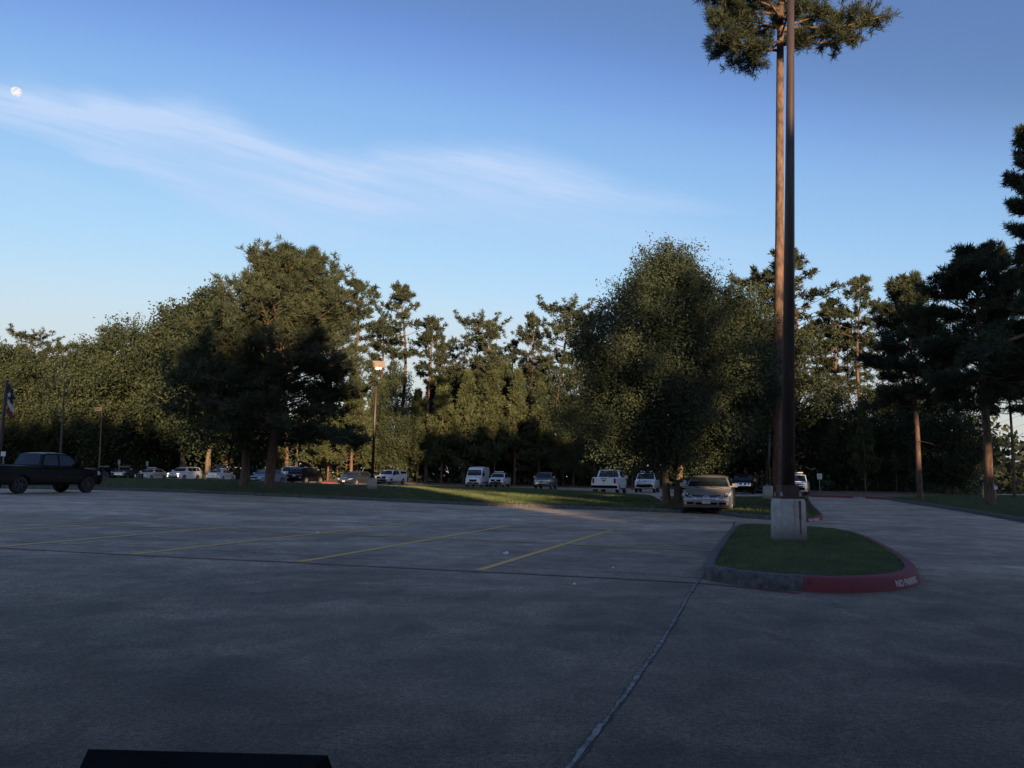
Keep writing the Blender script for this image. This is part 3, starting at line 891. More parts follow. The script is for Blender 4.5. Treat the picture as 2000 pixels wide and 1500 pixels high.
def broadleaf(seed, H, hb, rad, nclump, k, size, trunk_r, sig=.32, squash=1.0, trunks=((0, 0, 0, 0),), shoots=0, mats=('oakbark', 'leaf'), limbs=26, belly=.38, lump=.28, shell=.55, low_droop=0.0, top_pow=.75, groups=0, gs=.5):
    """a leafy tree: limbs in a dome, leaf clumps through the crown volume with lumps and gaps"""
    rg = np.random.default_rng(seed)
    mb = MB()
    heads = []
    for (bx_, by_, lx, ly) in trunks:
        pts = [(bx_, by_, -.3), (bx_, by_, .05), (bx_ + lx * .15, by_ + ly * .15, H * .12), (bx_ + lx * .45, by_ + ly * .45, H * .3), (bx_ + lx * .8, by_ + ly * .8, H * .55), (bx_ + lx, by_ + ly, H * .82)]
        mb.tube(pts, [trunk_r * 1.9, trunk_r * 1.35, trunk_r, trunk_r * .85, trunk_r * .5, .02], 9)
        heads.append([np.array(p) for p in pts])
    hm = hb + (H - hb) * belly
    def renv(z):
        if z >= hm: t = (z - hm) / (H - hm); return rad * max(0.0, 1 - t * t) ** top_pow
        t = (hm - z) / (hm - hb + 1e-6); return rad * (1 - .45 * t ** 2.2)
    # lumps: a few random bumps on the sphere of directions
    bd = unit(rg.normal(0, 1, (26, 3))); bs = rg.uniform(-lump, lump, 26)
    cen, out = [], []
    while len(cen) < (groups or nclump):
        z = hb + (H - hb) * rg.uniform(0, 1); a = rg.uniform(0, 6.283)
        e = renv(z)
        if rg.uniform(0, 1) > (e / rad) ** .8 + .06: continue
        d = np.array([math.cos(a), math.sin(a), (z - hm) / (H - hb) * 1.6]); d = d / np.linalg.norm(d)
        bump_ = 1 + float((bs * np.exp(-((1 - bd @ d) / .10))).sum())
        r_ = e * max(.3, bump_) * (shell + (1 - shell) * rg.uniform(0, 1) ** .5 if rg.uniform() < .8 else rg.uniform(.2, .8))
        p = np.array([r_ * math.cos(a), r_ * math.sin(a) * squash, z - low_droop * (r_ / rad) ** 2 * max(0, 1 - (z - hb) / (H - hb))])
        if p[2] < hb * .55: continue
        cen.append(p); out.append(d)
    cen = np.array(cen); out = np.array(out)
    if groups:      # leaf clumps gather round the branch ends and leave dark gaps between
        gi = rg.integers(0, groups, nclump)
        wgt = rg.uniform(.7, 1.3, groups)[gi][:, None]
        cen = cen[gi] + np.clip(rg.normal(0, 1, (nclump, 3)), -1.6, 1.6) * np.array([gs, gs, gs * .7]) * wgt; out = out[gi]
        ok = cen[:, 2] > hb * .5; cen = cen[ok]; out = out[ok]
        # the inside of the crown is leafy too
        nf_ = int(nclump * .75); zf = hb + (H - hb) * rg.uniform(.02, .93, nf_); af = rg.uniform(0, 6.283, nf_)
        rf = np.array([renv(q) for q in zf]) * rg.uniform(.05, 1, nf_) ** .5 * .76
        cen = np.concatenate([cen, np.stack([rf * np.cos(af), rf * np.sin(af) * squash, zf], 1)]); out = np.concatenate([out, unit(np.stack([np.cos(af), np.sin(af), np.full(nf_, .4)], 1))])
    # limbs to some of the clumps
    idx = rg.choice(len(cen), min(limbs, len(cen)), replace=False)
    for i in idx:
        hd = heads[rg.integers(0, len(heads))]
        c = cen[i]; z0 = min(H * .75, max(H * .22, c[2] * .62))
        ts = [p[2] for p in hd]
        for (pa, pb) in zip(hd, hd[1:]):
            if pa[2] <= z0 <= pb[2]: s = pa + (pb - pa) * ((z0 - pa[2]) / (pb[2] - pa[2])); break
        else: s = hd[-1]
        m_ = (s + c) / 2 + np.array([0, 0, .08 * H * rg.uniform(-.3, 1)])
        mb.tube([Vector(s), Vector(s * .6 + m_ * .4), Vector(m_), Vector(c)], [trunk_r * .38, trunk_r * .3, trunk_r * .2, .01], 5, False)
    qv = [leaves(rg, cen, k, (sig, sig, sig * .8), size, out)]
    if shoots:
        i = rg.choice(len(cen), shoots)
        c = cen[i]; d = unit(out[i] * .7 + np.array([0, 0, .75]))
        for s_ in (.1, .3, .55, .8):
            qv.append(leaves(rg, c + d * s_ * sig * 2.1, max(4, k // 4), (sig * .26, sig * .26, sig * .36), size, out[i]))
    tm = bpy.data.meshes.new('m')
    tm.from_pydata([tuple(p) for p in mb.v], [], mb.f); tm.materials.append(M[mats[0]]); fin(tm, 180)
    return tm, npmesh(np.concatenate(qv), 4, M[mats[1]])
def plant(kind, proto, loc, label, cat='tree', group=None, rz=0.0, sc=(1, 1, 1)):
    o = empty(kind, loc, rz, label, cat, group)
    o.scale = sc
    link('trunk', proto[0], o); link('crown', proto[1], o)
    return o

# prototypes --------------------------------------------------------
def prof_tall(t): return 3.3 * (1 - t ** 2.2) ** .7 * (.55 + .45 * math.sin(min(1, t * 2.2) * 1.57))
def prof_plate(t): return 3.9 * (.25 + .75 * math.sin(min(1, max(0, t)) * 2.6) ** 1.0) if t < .97 else 1.2
def prof_cone(t): return 3.0 * (1 - t) ** .95 + .12
TALL = [pine(101 + i, 22, [13.0, 11.5, 14.0, 12.5, 10.5][i], prof_tall if i % 2 == 0 else prof_plate, [32, 36, 26, 34, 40][i], .24, (rx, .3), wb, tuft_k=13, ln=.46, w=.085, twigs=6, dead=5, sub=2, per=2, jit=.5)
        for i, (rx, wb) in enumerate([(.3, .10), (1.5, .12), (-.6, .30), (-1.1, .15), (.2, .2)])]
YOUNG = [pine(201 + i, 12, [1.6, 2.2, 1.2][i], prof_cone, 58, .14, (.2 * i, 0), .05, tuft_k=13, ln=.46, w=.085, twigs=7, lean_up=(.25, 1.15), droop=.1, sub=2, per=2, jit=.4, lr=.03, mats=('bark', 'young')) for i in range(3)]
BROAD = [broadleaf(301 + i, 13, [2.0, 1.4, 2.6][i], [4.4, 4.8, 4.0][i], [420, 450, 390][i], 56, .20, .17, sig=.50, limbs=22, lump=.38, shoots=80, groups=80, gs=.6) for i in range(3)]
SLIM = [pine(401 + i, 9, 4.2 + .5 * i, lambda t: 1.3 * (1 - t) + .3, 16, .085, (.25 * (i - 1), 0), .10, tuft_k=10, ln=.42, w=.08, twigs=4, dead=6, sub=2, per=1, mats=('bark', 'young')) for i in range(3)]

def spot(px, D, lift=0.0):
    p = AT(px, 935, D); return Vector((p.x, D, zg(p.x) + lift))
def place(kind, protos, i, px, D, toppy, label, group, sx=1.0, rz=None, lift=.15, basepx=None):
    """stand a copy with its foot under photo column px and its top at row toppy"""
    P0 = protos[i % len(protos)]
    if D < 113 and px < 1200: D += 9
    b = spot(px, D, lift)
    top = AT(px, toppy, D).z
    h0 = max(v.co.z for v in P0[0].vertices)
    s = (top - b.z) / h0
    return plant(kind, P0, b, label, 'tree', group, rz if rz is not None else (px * 1.7) % 6.28, (s * sx, s * sx, s))

# tall background pines -----------------------------------------------
g1 = 'tall pines standing above the young trees behind the far car park'
for i, (k_, px, D, ty, sx, lab, rz) in enumerate([
    (1, 20, 128, 640, 1.15, 'dark pine with a rounded head at the far left edge of the woods', 1),
    (3, 100, 124, 668, 1.2, 'flat topped pine left of the notch of sky in the left woods', 2.4),
    (0, 62, 126, 690, 1.1, 'lower pine between the far left dark pine and the flat topped one', .5),
    (3, 215, 122, 640, 1.25, 'flat crowned pine above the broad trees behind the silver pickup', .3),
    (4, 262, 124, 655, 1.0, 'thin pine beside the flat crowned one left of the big shaded pine', 4.0),
    (2, 692, 110, 548, 1.25, 'tall forked pine with lit crown right behind the big lawn pine', 0),
    (0, 640, 116, 585, 1.2, 'pine whose crown merges with the right side of the big lawn pine', 3),
    (2, 786, 112, 562, 1.15, 'tall crooked pine with an open umbrella crown right of the lit lamp', 1.2),
    (4, 742, 120, 625, 1.1, 'dark pine just behind the lit lamp head', 2.2),
    (0, 832, 116, 625, 1.0, 'straight dark trunked pine right of the crooked umbrella pine', 5),
    (3, 862, 126, 660, .9, 'small pine in the dip left of the middle pine group', 2),
    (1, 908, 112, 612, 1.1, 'pine with a lit slanting trunk topping the middle group', .1),
    (4, 952, 116, 632, 1.0, 'pine on the right shoulder of the middle group', 3.3),
    (0, 1000, 128, 668, .9, 'low distant pine in the gap between the middle group and the straight pine', 1),
    (0, 1035, 112, 618, .95, 'straight pine with a narrow crown left of the leaning pine', 4.4),
    (1, 1080, 110, 584, 1.25, 'leaning pine with a bare orange trunk left of the big oak', .15),
    (4, 1135, 118, 612, 1.1, 'pine partly hidden by the left side of the big oak', 1.1),
    (3, 1480, 100, 530, 1.25, 'pine showing between the big oak and the tall bare trunk', 2),
    (2, 1566, 96, 492, 1.35, 'high open crowned pine just right of the dark lamp post', .6),
    (0, 1604, 112, 630, 1.0, 'pine with thin dark trunk in the bright gap right of the lamp post', 2.5),
    (4, 1642, 100, 588, 1.25, 'left pine of the lit trio right of the lamp post', 1.9),
    (2, 1682, 98, 543, 1.0, 'tallest pine of the lit trio right of the lamp post, leaning right', 3.9),
    (0, 1662, 102, 640, .9, 'shortest pine of the lit trio right of the lamp post', 0),
    (3, 1738, 108, 660, 1.0, 'pine half hidden behind the dark roadside pine', 5.2),
    (1, 560, 124, 600, 1.2, 'pine hidden deep behind the big lawn pine', 2.9),
    (4, 350, 120, 640, 1.1, 'pine in the shade behind the white sport utility vehicle', 1.5),
    (3, 1250, 118, 600, 1.1, 'pine hidden behind the big oak', 3.1),
    ]):
    place('pine_tree', TALL, k_, px, D, ty, lab, g1, sx, rz)
# broad trees -----------------------------------------------------------
g2 = 'broad leafy trees along the wood edge'
for i, (k_, px, D, ty, sx, lab) in enumerate([
    (0, -20, 118, 690, 1.1, 'leafy tree at the left frame edge behind the flag'),
    (1, 48, 116, 720, 1.1, 'rounded leafy tree behind the black pickup cab'),
    (2, 105, 114, 735, 1.0, 'leafy tree behind the dark bracket lamp post'),
    (0, 168, 116, 690, 1.05, 'tall leafy tree right of the sky notch in the left woods'),
    (1, 228, 114, 668, 1.0, 'leafy tree standing over the tan lamp head on the left'),
    (2, 300, 112, 655, 1.1, 'wispy topped leafy tree left of the big shaded pine'),
    (1, 268, 108, 772, .9, 'low yellow green leafy tree by the silver pickup'),
    (0, 355, 104, 620, 1.05, 'leafy tree on the left flank of the big lawn pine'),
    (2, 405, 100, 572, .95, 'high leafy tree whose lit top shows left of the big lawn pine'),
    (1, 772, 108, 742, .75, 'leafy tree with yellowing foliage right of the lit lamp post'),
    (0, 1120, 104, 790, .9, 'leafy tree in front of the woods left of the big oak'),
    (2, 1190, 108, 700, 1.0, 'leafy tree behind the left half of the big oak'),
    (1, 1420, 96, 640, 1.0, 'leafy tree behind the right half of the big oak'),
    (0, 1500, 92, 650, 1.1, 'leafy tree in the deep shade left of the dark lamp post'),
    (2, 1590, 90, 790, .9, 'low leafy tree right of the dark lamp post'),
    (1, 1640, 88, 775, .9, 'leafy tree behind the white sign by the far red kerb'),
    (0, 1715, 86, 770, .95, 'leafy tree behind the nearer roadside pine trunk, on its left'),
    (2, 1770, 84, 765, 1.0, 'leafy tree behind the lit roadside pine trunk'),
    (1, 1848, 80, 742, .95, 'leafy tree at the right end of the woods below the pale sky'),
    (0, 960, 122, 720, .9, 'leafy tree filling in behind the young pines'),
    (2, 880, 124, 720, .9, 'leafy tree filling in behind the young pines'),
    (1, 1050, 124, 730, .9, 'leafy tree filling in behind the young pines'),
    (0, 1960, 190, 905, 1.4, 'distant leafy tree across the street between the two right trunks'),
    (1, 2020, 180, 880, 1.4, 'distant leafy tree at the right frame edge across the street'),
    (2, 1915, 180, 900, 1.2, 'distant leafy tree across the street left of the leaning pine trunk'),
    (2, 1880, 120, 862, 1.0, 'leafy tree at the back of the right lawn'),
    ]):
    place('leafy_tree', BROAD, k_, px, D, ty + 14, lab, g2, sx)
# young pines ------------------------------------------------------------
g3 = 'young pines in front of the woods'
for i, (k_, px, D, ty, sx, lab) in enumerate([
    (0, 686, 101, 728, 1.05, 'sunlit young pine left of the lit lamp post'),
    (1, 640, 104, 775, 1.0, 'sunlit bushy pine above the red kerb and the dark sedan'),
    (2, 730, 108, 760, .8, 'young pine right behind the lit lamp post'),
    (1, 612, 108, 800, .95, 'shaded young pine behind the black sport utility vehicle'),
    (1, 815, 108, 765, .95, 'young pine right of the yellowing leafy tree'),
    (0, 862, 106, 742, 1.0, 'young pine third to the left of the white van'),
    (2, 905, 106, 728, 1.0, 'young pine right above the white van'),
    (0, 955, 106, 722, 1.05, 'young pine above the pickup beside the van'),
    (1, 1005, 106, 728, 1.0, 'young pine between the van and the lone grey pickup'),
    (2, 1052, 105, 752, 1.0, 'young pine above the lone grey pickup'),
    (0, 1100, 105, 770, .95, 'young pine left of the white pickup seen from behind'),
    (2, 835, 112, 735, .8, 'young pine peeping out behind the row left of the van'),
    (1, 930, 112, 705, .8, 'taller young pine peeping out behind the row above the van'),
    (2, 985, 112, 712, .8, 'taller young pine peeping out behind the row right of the van'),
    (0, 1070, 112, 742, .8, 'young pine peeping out behind the row above the lone grey pickup'),
    (1, 1690, 80, 790, .7, 'slender young pine before the woods right of the white sign'),
    (2, 1160, 100, 800, .9, 'young pine above the white pickup seen from behind'),
    (1, 1235, 96, 830, .9, 'young pine in the shade behind the white pickup with light bar'),
    (0, 520, 112, 760, 1.0, 'young pine hidden behind the big lawn pine trunk'),
    (1, 440, 110, 780, 1.0, 'young pine in deep shade behind the white patrol sedan'),
    (2, 330, 110, 800, 1.0, 'young pine in deep shade behind the white sport utility vehicle'),
    ]):
    place('young_pine', YOUNG, k_, px, D, ty, lab, g3, sx)
# thin trunks at the wood edge -------------------------------------------
g4 = 'slim pine trunks at the edge of the woods'
for i, (px, D, ty, lab) in enumerate([
    (578, 110, 800, 'slim pine trunk behind the white pickup tailgate'),
    (619, 109, 815, 'slim sunlit trunk over the hood of the black sport utility vehicle'),
    (634, 108, 800, 'slim leaning sunlit trunk left of the red kerb'),
    (646, 110, 815, 'slim sunlit trunk over the red kerb'),
    (658, 111, 820, 'slim sunlit trunk over the right end of the red kerb'),
    (675, 112, 812, 'slim sunlit trunk just left of the dark sedan roof'),
    (681, 110, 825, 'slim sunlit trunk above the dark sedan windscreen'),
    (697, 112, 815, 'slim sunlit trunk above the dark sedan roof'),
    (708, 111, 820, 'slim sunlit trunk left of the lit lamp post'),
    (310, 112, 820, 'slim grey trunk left of the white sport utility vehicle'),
    (330, 114, 820, 'slim grey trunk above the white sport utility vehicle'),
    (350, 113, 815, 'slim grey trunk above the rear of the white sport utility vehicle'),
    (466, 112, 820, 'slim grey trunk behind the white patrol sedan hood'),
    (884, 112, 830, 'slim grey trunk left of the white van'),
    (966, 113, 820, 'slim grey trunk right above the white van rear'),
    (1002, 112, 830, 'slim grey trunk right of the pickup beside the van'),
    (1016, 111, 820, 'slim pale trunk between the van group and the grey pickup'),
    (1041, 112, 825, 'slim pale trunk left of the lone grey pickup'),
    (1085, 113, 830, 'slim grey trunk right of the lone grey pickup'),
    (1130, 112, 830, 'slim grey trunk left of the white pickup seen from behind'),
    (1262, 104, 850, 'slim sunlit trunk above the white pickup with light bar'),
    (1275, 105, 860, 'slim sunlit trunk over the right side of the white pickup with light bar'),
    (1750, 80, 880, 'slim pale trunk before the dark woods left of the roadside pine'),
    (1570, 88, 850, 'slim grey trunk behind the white pickup beside the lamp post'),
    ]):
    place('slim_pine', SLIM, i, px, D, ty, lab, g4, 1.0)

# the big pine on the median ----------------------------------------------
def on_lawn(px, D):
    p = AT(px, 935, D); return Vector((p.x, D, lawn_z(p.x, D) - .05))
def prof_big(t): return 6.3 * (1 - t) ** .40 * (.72 + .28 * min(1, t * 4)) + .2
b = on_lawn(526, 50)
H = AT(560, 528, 50).z - b.z
big = pine(11, H, 3.0, prof_big, 110, .29, (.9, 0), .08, tuft_k=22, ln=.40, w=.045, twigs=11, lean_up=(.02, .95), droop=-.15, sub=3, per=2, jit=.28, lr=.06, dead=5)
plant('pine_tree', big, b, 'big full crowned pine on the grass median, its upper half lit by low sun', 'tree', None, .3)
b = on_lawn(478, 52)
shade = broadleaf(13, AT(440, 600, 52).z - b.z, 2.4, 4.5, 800, 42, .16, .26, sig=.45, limbs=40, lump=.3, belly=.45)
plant('leafy_tree', shade, b + Vector((0, 0, 0)), 'dark leafy tree with thick black trunk just left of the big median pine', 'tree', None, 1.0)
b2 = AT(345, 930, 60); b2 = Vector((b2.x, 60, lawn_z(b2.x, 60) - .05))
low = broadleaf(14, AT(345, 690, 60).z - b2.z, .9, 4.0, 420, 30, .26, .22, sig=.55, limbs=24, lump=.3, mats=('oakbark', 'under'))

# the oak on the median ---------------------------------------------------
b = on_lawn(1312, 37.5)
H = AT(1340, 488, 37.5).z - b.z
oak = broadleaf(17, H, 1.9, 5.1, 2300, 62, .100, .15, sig=.30, trunks=((-.22, 0, -.5, .3), (.22, .05, .9, -.2), ), shoots=260, mats=('oakbark', 'oak'), limbs=90, belly=.36, lump=.65, shell=.5, low_droop=.9, top_pow=1.05, groups=260, gs=.42)
o = plant('oak_tree', oak, b, 'big dark oak with two trunks side by side behind the gold sedan', 'tree', None, 0.0)
mb = MB()
prof = [(1.55, -.05), (1.2, .05), (.8, .16), (.5, .27), (.25, .34), (.01, .35)]
mb.lathe(prof, 26)
rgm = random.Random(3)
mb.v = [p * (1 + rgm.uniform(-.06, .06)) for p in mb.v]
mb.build('root_mound', M['dirt'], o, 180)

# the tall bare pine by the lamp post -------------------------------------
b = on_lawn(1519, 36)
topx = AT(1531, -110, 36)
H = topx.z - b.z
hb_ = AT(1530, 100, 36).z - b.z
def zr(py): return AT(1530, py, 36).z - b.z
tallp = pine(23, H, hb_, lambda t: 3.0 * (1 - t * .6), 26, .225, (topx.x - b.x - .05, 0), .04, taper=.42, tuft_k=34, ln=.36, w=.026, twigs=9, lean_up=(.05, .8), droop=-.1, sub=3, per=2, jit=.4, lr=.06,
             extra=[(zr(85), (1, -.15, .22), 4.4, .09, .05, 13), (zr(60), (1, .3, .42), 4.6, .10, .1, 14), (zr(40), (.9, -.4, .55), 4.4, .09, .0, 13), (zr(5), (1, .2, .5), 5.4, .09, -.15, 14),
                    (zr(55), (-1, .1, .35), 3.0, .07, -1.6, 11), (zr(80), (-.8, -.4, -.2), 1.7, .05, -.6, 9), (zr(90), (.5, -.6, .0), 1.4, .05, -.3, 8), (zr(20), (-1, -.2, .35), 3.4, .08, -.6, 12), (zr(30), (-1, .2, .5), 3.0, .07, -.9, 11)])
plant('pine_tree', tallp, b, 'very tall pine with a long bare orange trunk right behind the dark lamp post', 'tree')

# roadside pines on the right ----------------------------------------------
def on_r(px, D):
    p = AT(px, 960, D); h = rlawn_bvh.ray_cast(Vector((p.x, D, 20)), Vector((0, 0, -1)))
    return Vector((p.x, D, (h[0].z if h[0] else .2) - .05))
g5 = 'roadside pines on the right-hand lawn'
def prof_side(t): return 3.6 * (1 - t) ** .55 * (.7 + .3 * min(1, t * 4)) + .3
b = on_r(1797, 60)
pr = pine(31, AT(1797, 556, 60).z - b.z, AT(1797, 800, 60).z - b.z, prof_side, 58, .20, (-.35, 0), .08, tuft_k=22, ln=.42, w=.05, twigs=10, lean_up=(-.05, .9), droop=-.1, sub=3, per=2, jit=.35, lr=.06, dead=2)
plant('pine_tree', pr, b, 'roadside pine with a straight sunlit trunk at the start of the right lawn', 'tree', g5)
b = on_r(1932, 47)
pr = pine(33, AT(1890, 505, 47).z - b.z, AT(1940, 775, 47).z - b.z, lambda t: 3.9 * (1 - t) ** .5 * (.75 + .25 * min(1, t * 3)) + .3, 66, .25, (.1, 0), .06, tuft_k=24, ln=.40, w=.045, twigs=11, lean_up=(-.1, .85), droop=-.15, sub=3, per=2, jit=.35, lr=.07, dead=2)
plant('pine_tree', pr, b, 'thick trunked pine leaning slightly right on the right lawn, lit on one edge', 'tree', g5, 2.2)
b = on_r(1981, 66)
pr = pine(35, AT(1990, 640, 66).z - b.z, AT(1987, 812, 66).z - b.z, lambda t: 2.6 * (1 - t) ** .6 + .3, 36, .13, (.35, 0), .05, tuft_k=18, ln=.42, w=.055, twigs=8, lean_up=(-.1, .9), droop=-.1, sub=3, per=2, jit=.35, lr=.05)
plant('pine_tree', pr, b, 'slender pine with a thin straight trunk nearest the right frame edge', 'tree', g5, 1.0)
b = on_r(2062, 40)
pr = pine(37, AT(2050, 262, 40).z - b.z, AT(2050, 700, 40).z - b.z, lambda t: (3.3 * (1 - t) ** .45 * (.7 + .3 * math.sin(t * 14))) + .3, 40, .30, (0, 0), .06, tuft_k=26, ln=.38, w=.036, twigs=11, lean_up=(-.05, .8), droop=-.2, sub=3, per=2, jit=.6, lr=.07)
plant('pine_tree', pr, b, 'tall pine whose dark limbs reach in from beyond the right frame edge', 'tree', g5, 4.0)

# undergrowth and far woods as one mass ------------------------------------
rg = np.random.default_rng(77)
def mass(n, xr, yr, topf, size, mat, seed, low=0.0, pw=.8):
    rg = np.random.default_rng(seed)
    x = rg.uniform(*xr, n); y = rg.uniform(*yr, n)
    z = low + rg.uniform(0, 1, n) ** pw * np.array([topf(a) for a in x])
    z += np.array([zg(a) for a in x])
    c = np.stack([x, y, z], 1)
    return leaves(rg, c, 1, (.2, .2, .2), size, np.tile([0, -1.0, .2], (n, 1)))
w1 = mass(42000, (-120, 24), (125, 150), lambda x: 10 + 2 * math.sin(x * .4) + 1.5 * math.sin(x * 1.1), .9, None, 5, 0, 1.15)
w2 = mass(20000, (24, 62), (92, 125), lambda x: 7.5 + 1.5 * math.sin(x * .5), .8, None, 6, 0, 1.15)
w3 = mass(7000, (40, 330), (230, 300), lambda x: 6 + 3 * math.sin(x * .11), 2.4, None, 7)
w4 = mass(9000, (-110, 24), (113, 124), lambda x: 2.0 + .8 * math.sin(x * .7), .45, None, 8, 0, 1.4)
w5 = mass(5000, (24, 50), (84, 96), lambda x: 2.2 + .8 * math.sin(x * .7), .4, None, 9, 0, 1.4)
w6 = mass(5000, (-330, -110), (120, 170), lambda x: 14, 1.2, None, 10)
o = link('woods', npmesh(np.concatenate([w1, w2, w3, w4, w5, w6]), 4, M['under'])); tag(o, 'dark undergrowth and far woods behind the car park', kind='stuff')
# unseen woods added behind the camera, outline and openings shaped to place the sunlight
def woods_top(u):
    pts = [(-200, 31), (-14, 31), (-8, 28), (-5, 22.5), (5, 22.5), (6.8, 18.3), (10.7, 17.6), (11.0, 10.5), (13.1, 10.5), (13.3, 22), (20.0, 22), (20.4, 18.3), (22.6, 18.6), (24, 29), (38, 29), (41, 27), (51, 27), (54, 25), (70, 25), (200, 25)]
    for (a, ha), (c, hc) in zip(pts, pts[1:]):
        if u <= c: return ha + (hc - ha) * (u - a) / (c - a)
    return 24
GAPS = [(18.15, 19.4, 11.0, 15.2), (45.8, 47.5, 16.4, 20.6), (39.4, 41.0, 14.2, 17.0)]      # openings cut so the sun reaches chosen trunks
rg = np.random.default_rng(91)
Lh = np.array([-math.sin(SUN_AZ), -math.cos(SUN_AZ)]); Rh = np.array([Lh[1], -Lh[0]])
N = 90000
uu = np.where(rg.uniform(0, 1, N) < .6, rg.uniform(-35, 75, N), rg.uniform(-130, 130, N)); aa = rg.uniform(-66, -54, N)
amp = np.where((uu > 6) & (uu < 20), .3, 1.0)
tt = np.array([woods_top(q) for q in uu]) + amp * (.9 * np.sin(uu * 2.1) + .6 * np.sin(uu * 5.3))
zz = rg.uniform(0, 1, N) ** .75 * tt
keep = np.ones(N, bool)
for (u0, u1, z0, z1) in GAPS: keep &= ~((uu > u0) & (uu < u1) & (zz > z0) & (zz < z1))
inl = (uu > 16.3) & (uu < 18.1)
thin = (uu > 13.2) & (uu < 20.2) & (zz > 14.9)
keep &= ~((uu > 13.2) & (uu < 20.2) & ~inl & (zz > 12.5) & (zz < 15.0))
keep &= ~(thin & ~(inl & (zz < 16.5)) & (rg.uniform(0, 1, N) > .11))       # leaves thinned so some sun reaches the oak
keep &= ~((uu > 41) & (zz > 18.5) & (rg.uniform(0, 1, N) > .35))
uu, aa, zz = uu[keep], aa[keep], zz[keep]; N = len(uu)
xx = uu * Rh[0] + aa * Lh[0]; yy = uu * Rh[1] + aa * Lh[1]
o = link('woods', npmesh(leaves(rg, np.stack([xx, yy, zz], 1), 1, (.2, .2, .2), 1.5, np.zeros((N, 3))), 4, M['under'])); tag(o, 'unseen woods added behind the camera to shade the car park', kind='stuff')
# ------------------------------------------------------------------ vehicles
TL = [-1, -.94, -.82, -.45, 0, .45, .82, .94, 1]
def slab_bm(prof, wfn, drop, xk, tl=TL, ztop=None):
    """closed side profile [(x, z)] carried across the width: rounded shoulders and plan taper"""
    bm = bmesh.new()
    sl = []
    zm = max(z for x, z in prof)
    for t in tl:
        a = abs(t)
        dr = drop * (max(0, (a - .45) / .55)) ** 2.4
        row = []
        for x, z in prof:
            k = max(0, (z / zm - .45) / .55)
            row.append(bm.verts.new((x * (1 - xk * a ** 2.2), t, z - dr * k)))
        sl.append(row)
    n = len(prof)
    for r0, r1 in zip(sl, sl[1:]):
        for i in range(n): bm.faces.new((r0[i], r0[(i + 1) % n], r1[(i + 1) % n], r1[i]))
    caps = [bm.faces.new(sl[0]), bm.faces.new(sl[-1][::-1])]
    for zc in (.25, .45, .62, .8, .95):
        bmesh.ops.bisect_plane(bm, geom=bm.verts[:] + bm.edges[:] + bm.faces[:], plane_co=(0, 0, zc * zm), plane_no=(0, 0, 1))
    for p in bm.verts: p.co.y *= wfn(p.co.x, p.co.z)
    bmesh.ops.triangulate(bm, faces=[f_ for f_ in bm.faces if len(f_.verts) > 4])
    bmesh.ops.recalc_face_normals(bm, faces=bm.faces[:])
    return bm
def tire_meshes(r, w, spokes):
    mb = MB()
    ri = r * .66
    mb.lathe([(ri, -w * .42), (r * .86, -w * .5), (r * .97, -w * .44), (r, -w * .28), (r, w * .28), (r * .97, w * .44), (r * .86, w * .5), (ri, w * .42), (ri, -w * .42)], 26, 'Y')
    rim = MB()
    rim.lathe([(ri * 1.02, w * .44), (ri * .93, w * .46), (ri * .90, w * .30)], 26, 'Y')
    for k in range(spokes):
        a = 2 * math.pi * k / spokes
        c, s_ = math.cos(a), math.sin(a)
        hw = ri * .15
        pts = []
        for rr, ww in ((ri * .10, hw * .9), (ri * .93, hw * 1.15)):
            for sgn in (-1, 1):
                for yy in (w * .40, w * .30):
                    pts.append((c * rr - s_ * ww * sgn, yy, s_ * rr + c * ww * sgn))
        rim.add(pts, [(0, 2, 6, 4), (1, 5, 7, 3), (0, 4, 5, 1), (2, 3, 7, 6), (0, 1, 3, 2), (4, 6, 7, 5)])
    rim.lathe([(.001, w * .44), (ri * .22, w * .43), (ri * .26, w * .30)], 14, 'Y')
    hub = MB().lathe([(.001, w * .2), (ri * .92, w * .2)], 22, 'Y')
    return mb, rim, hub
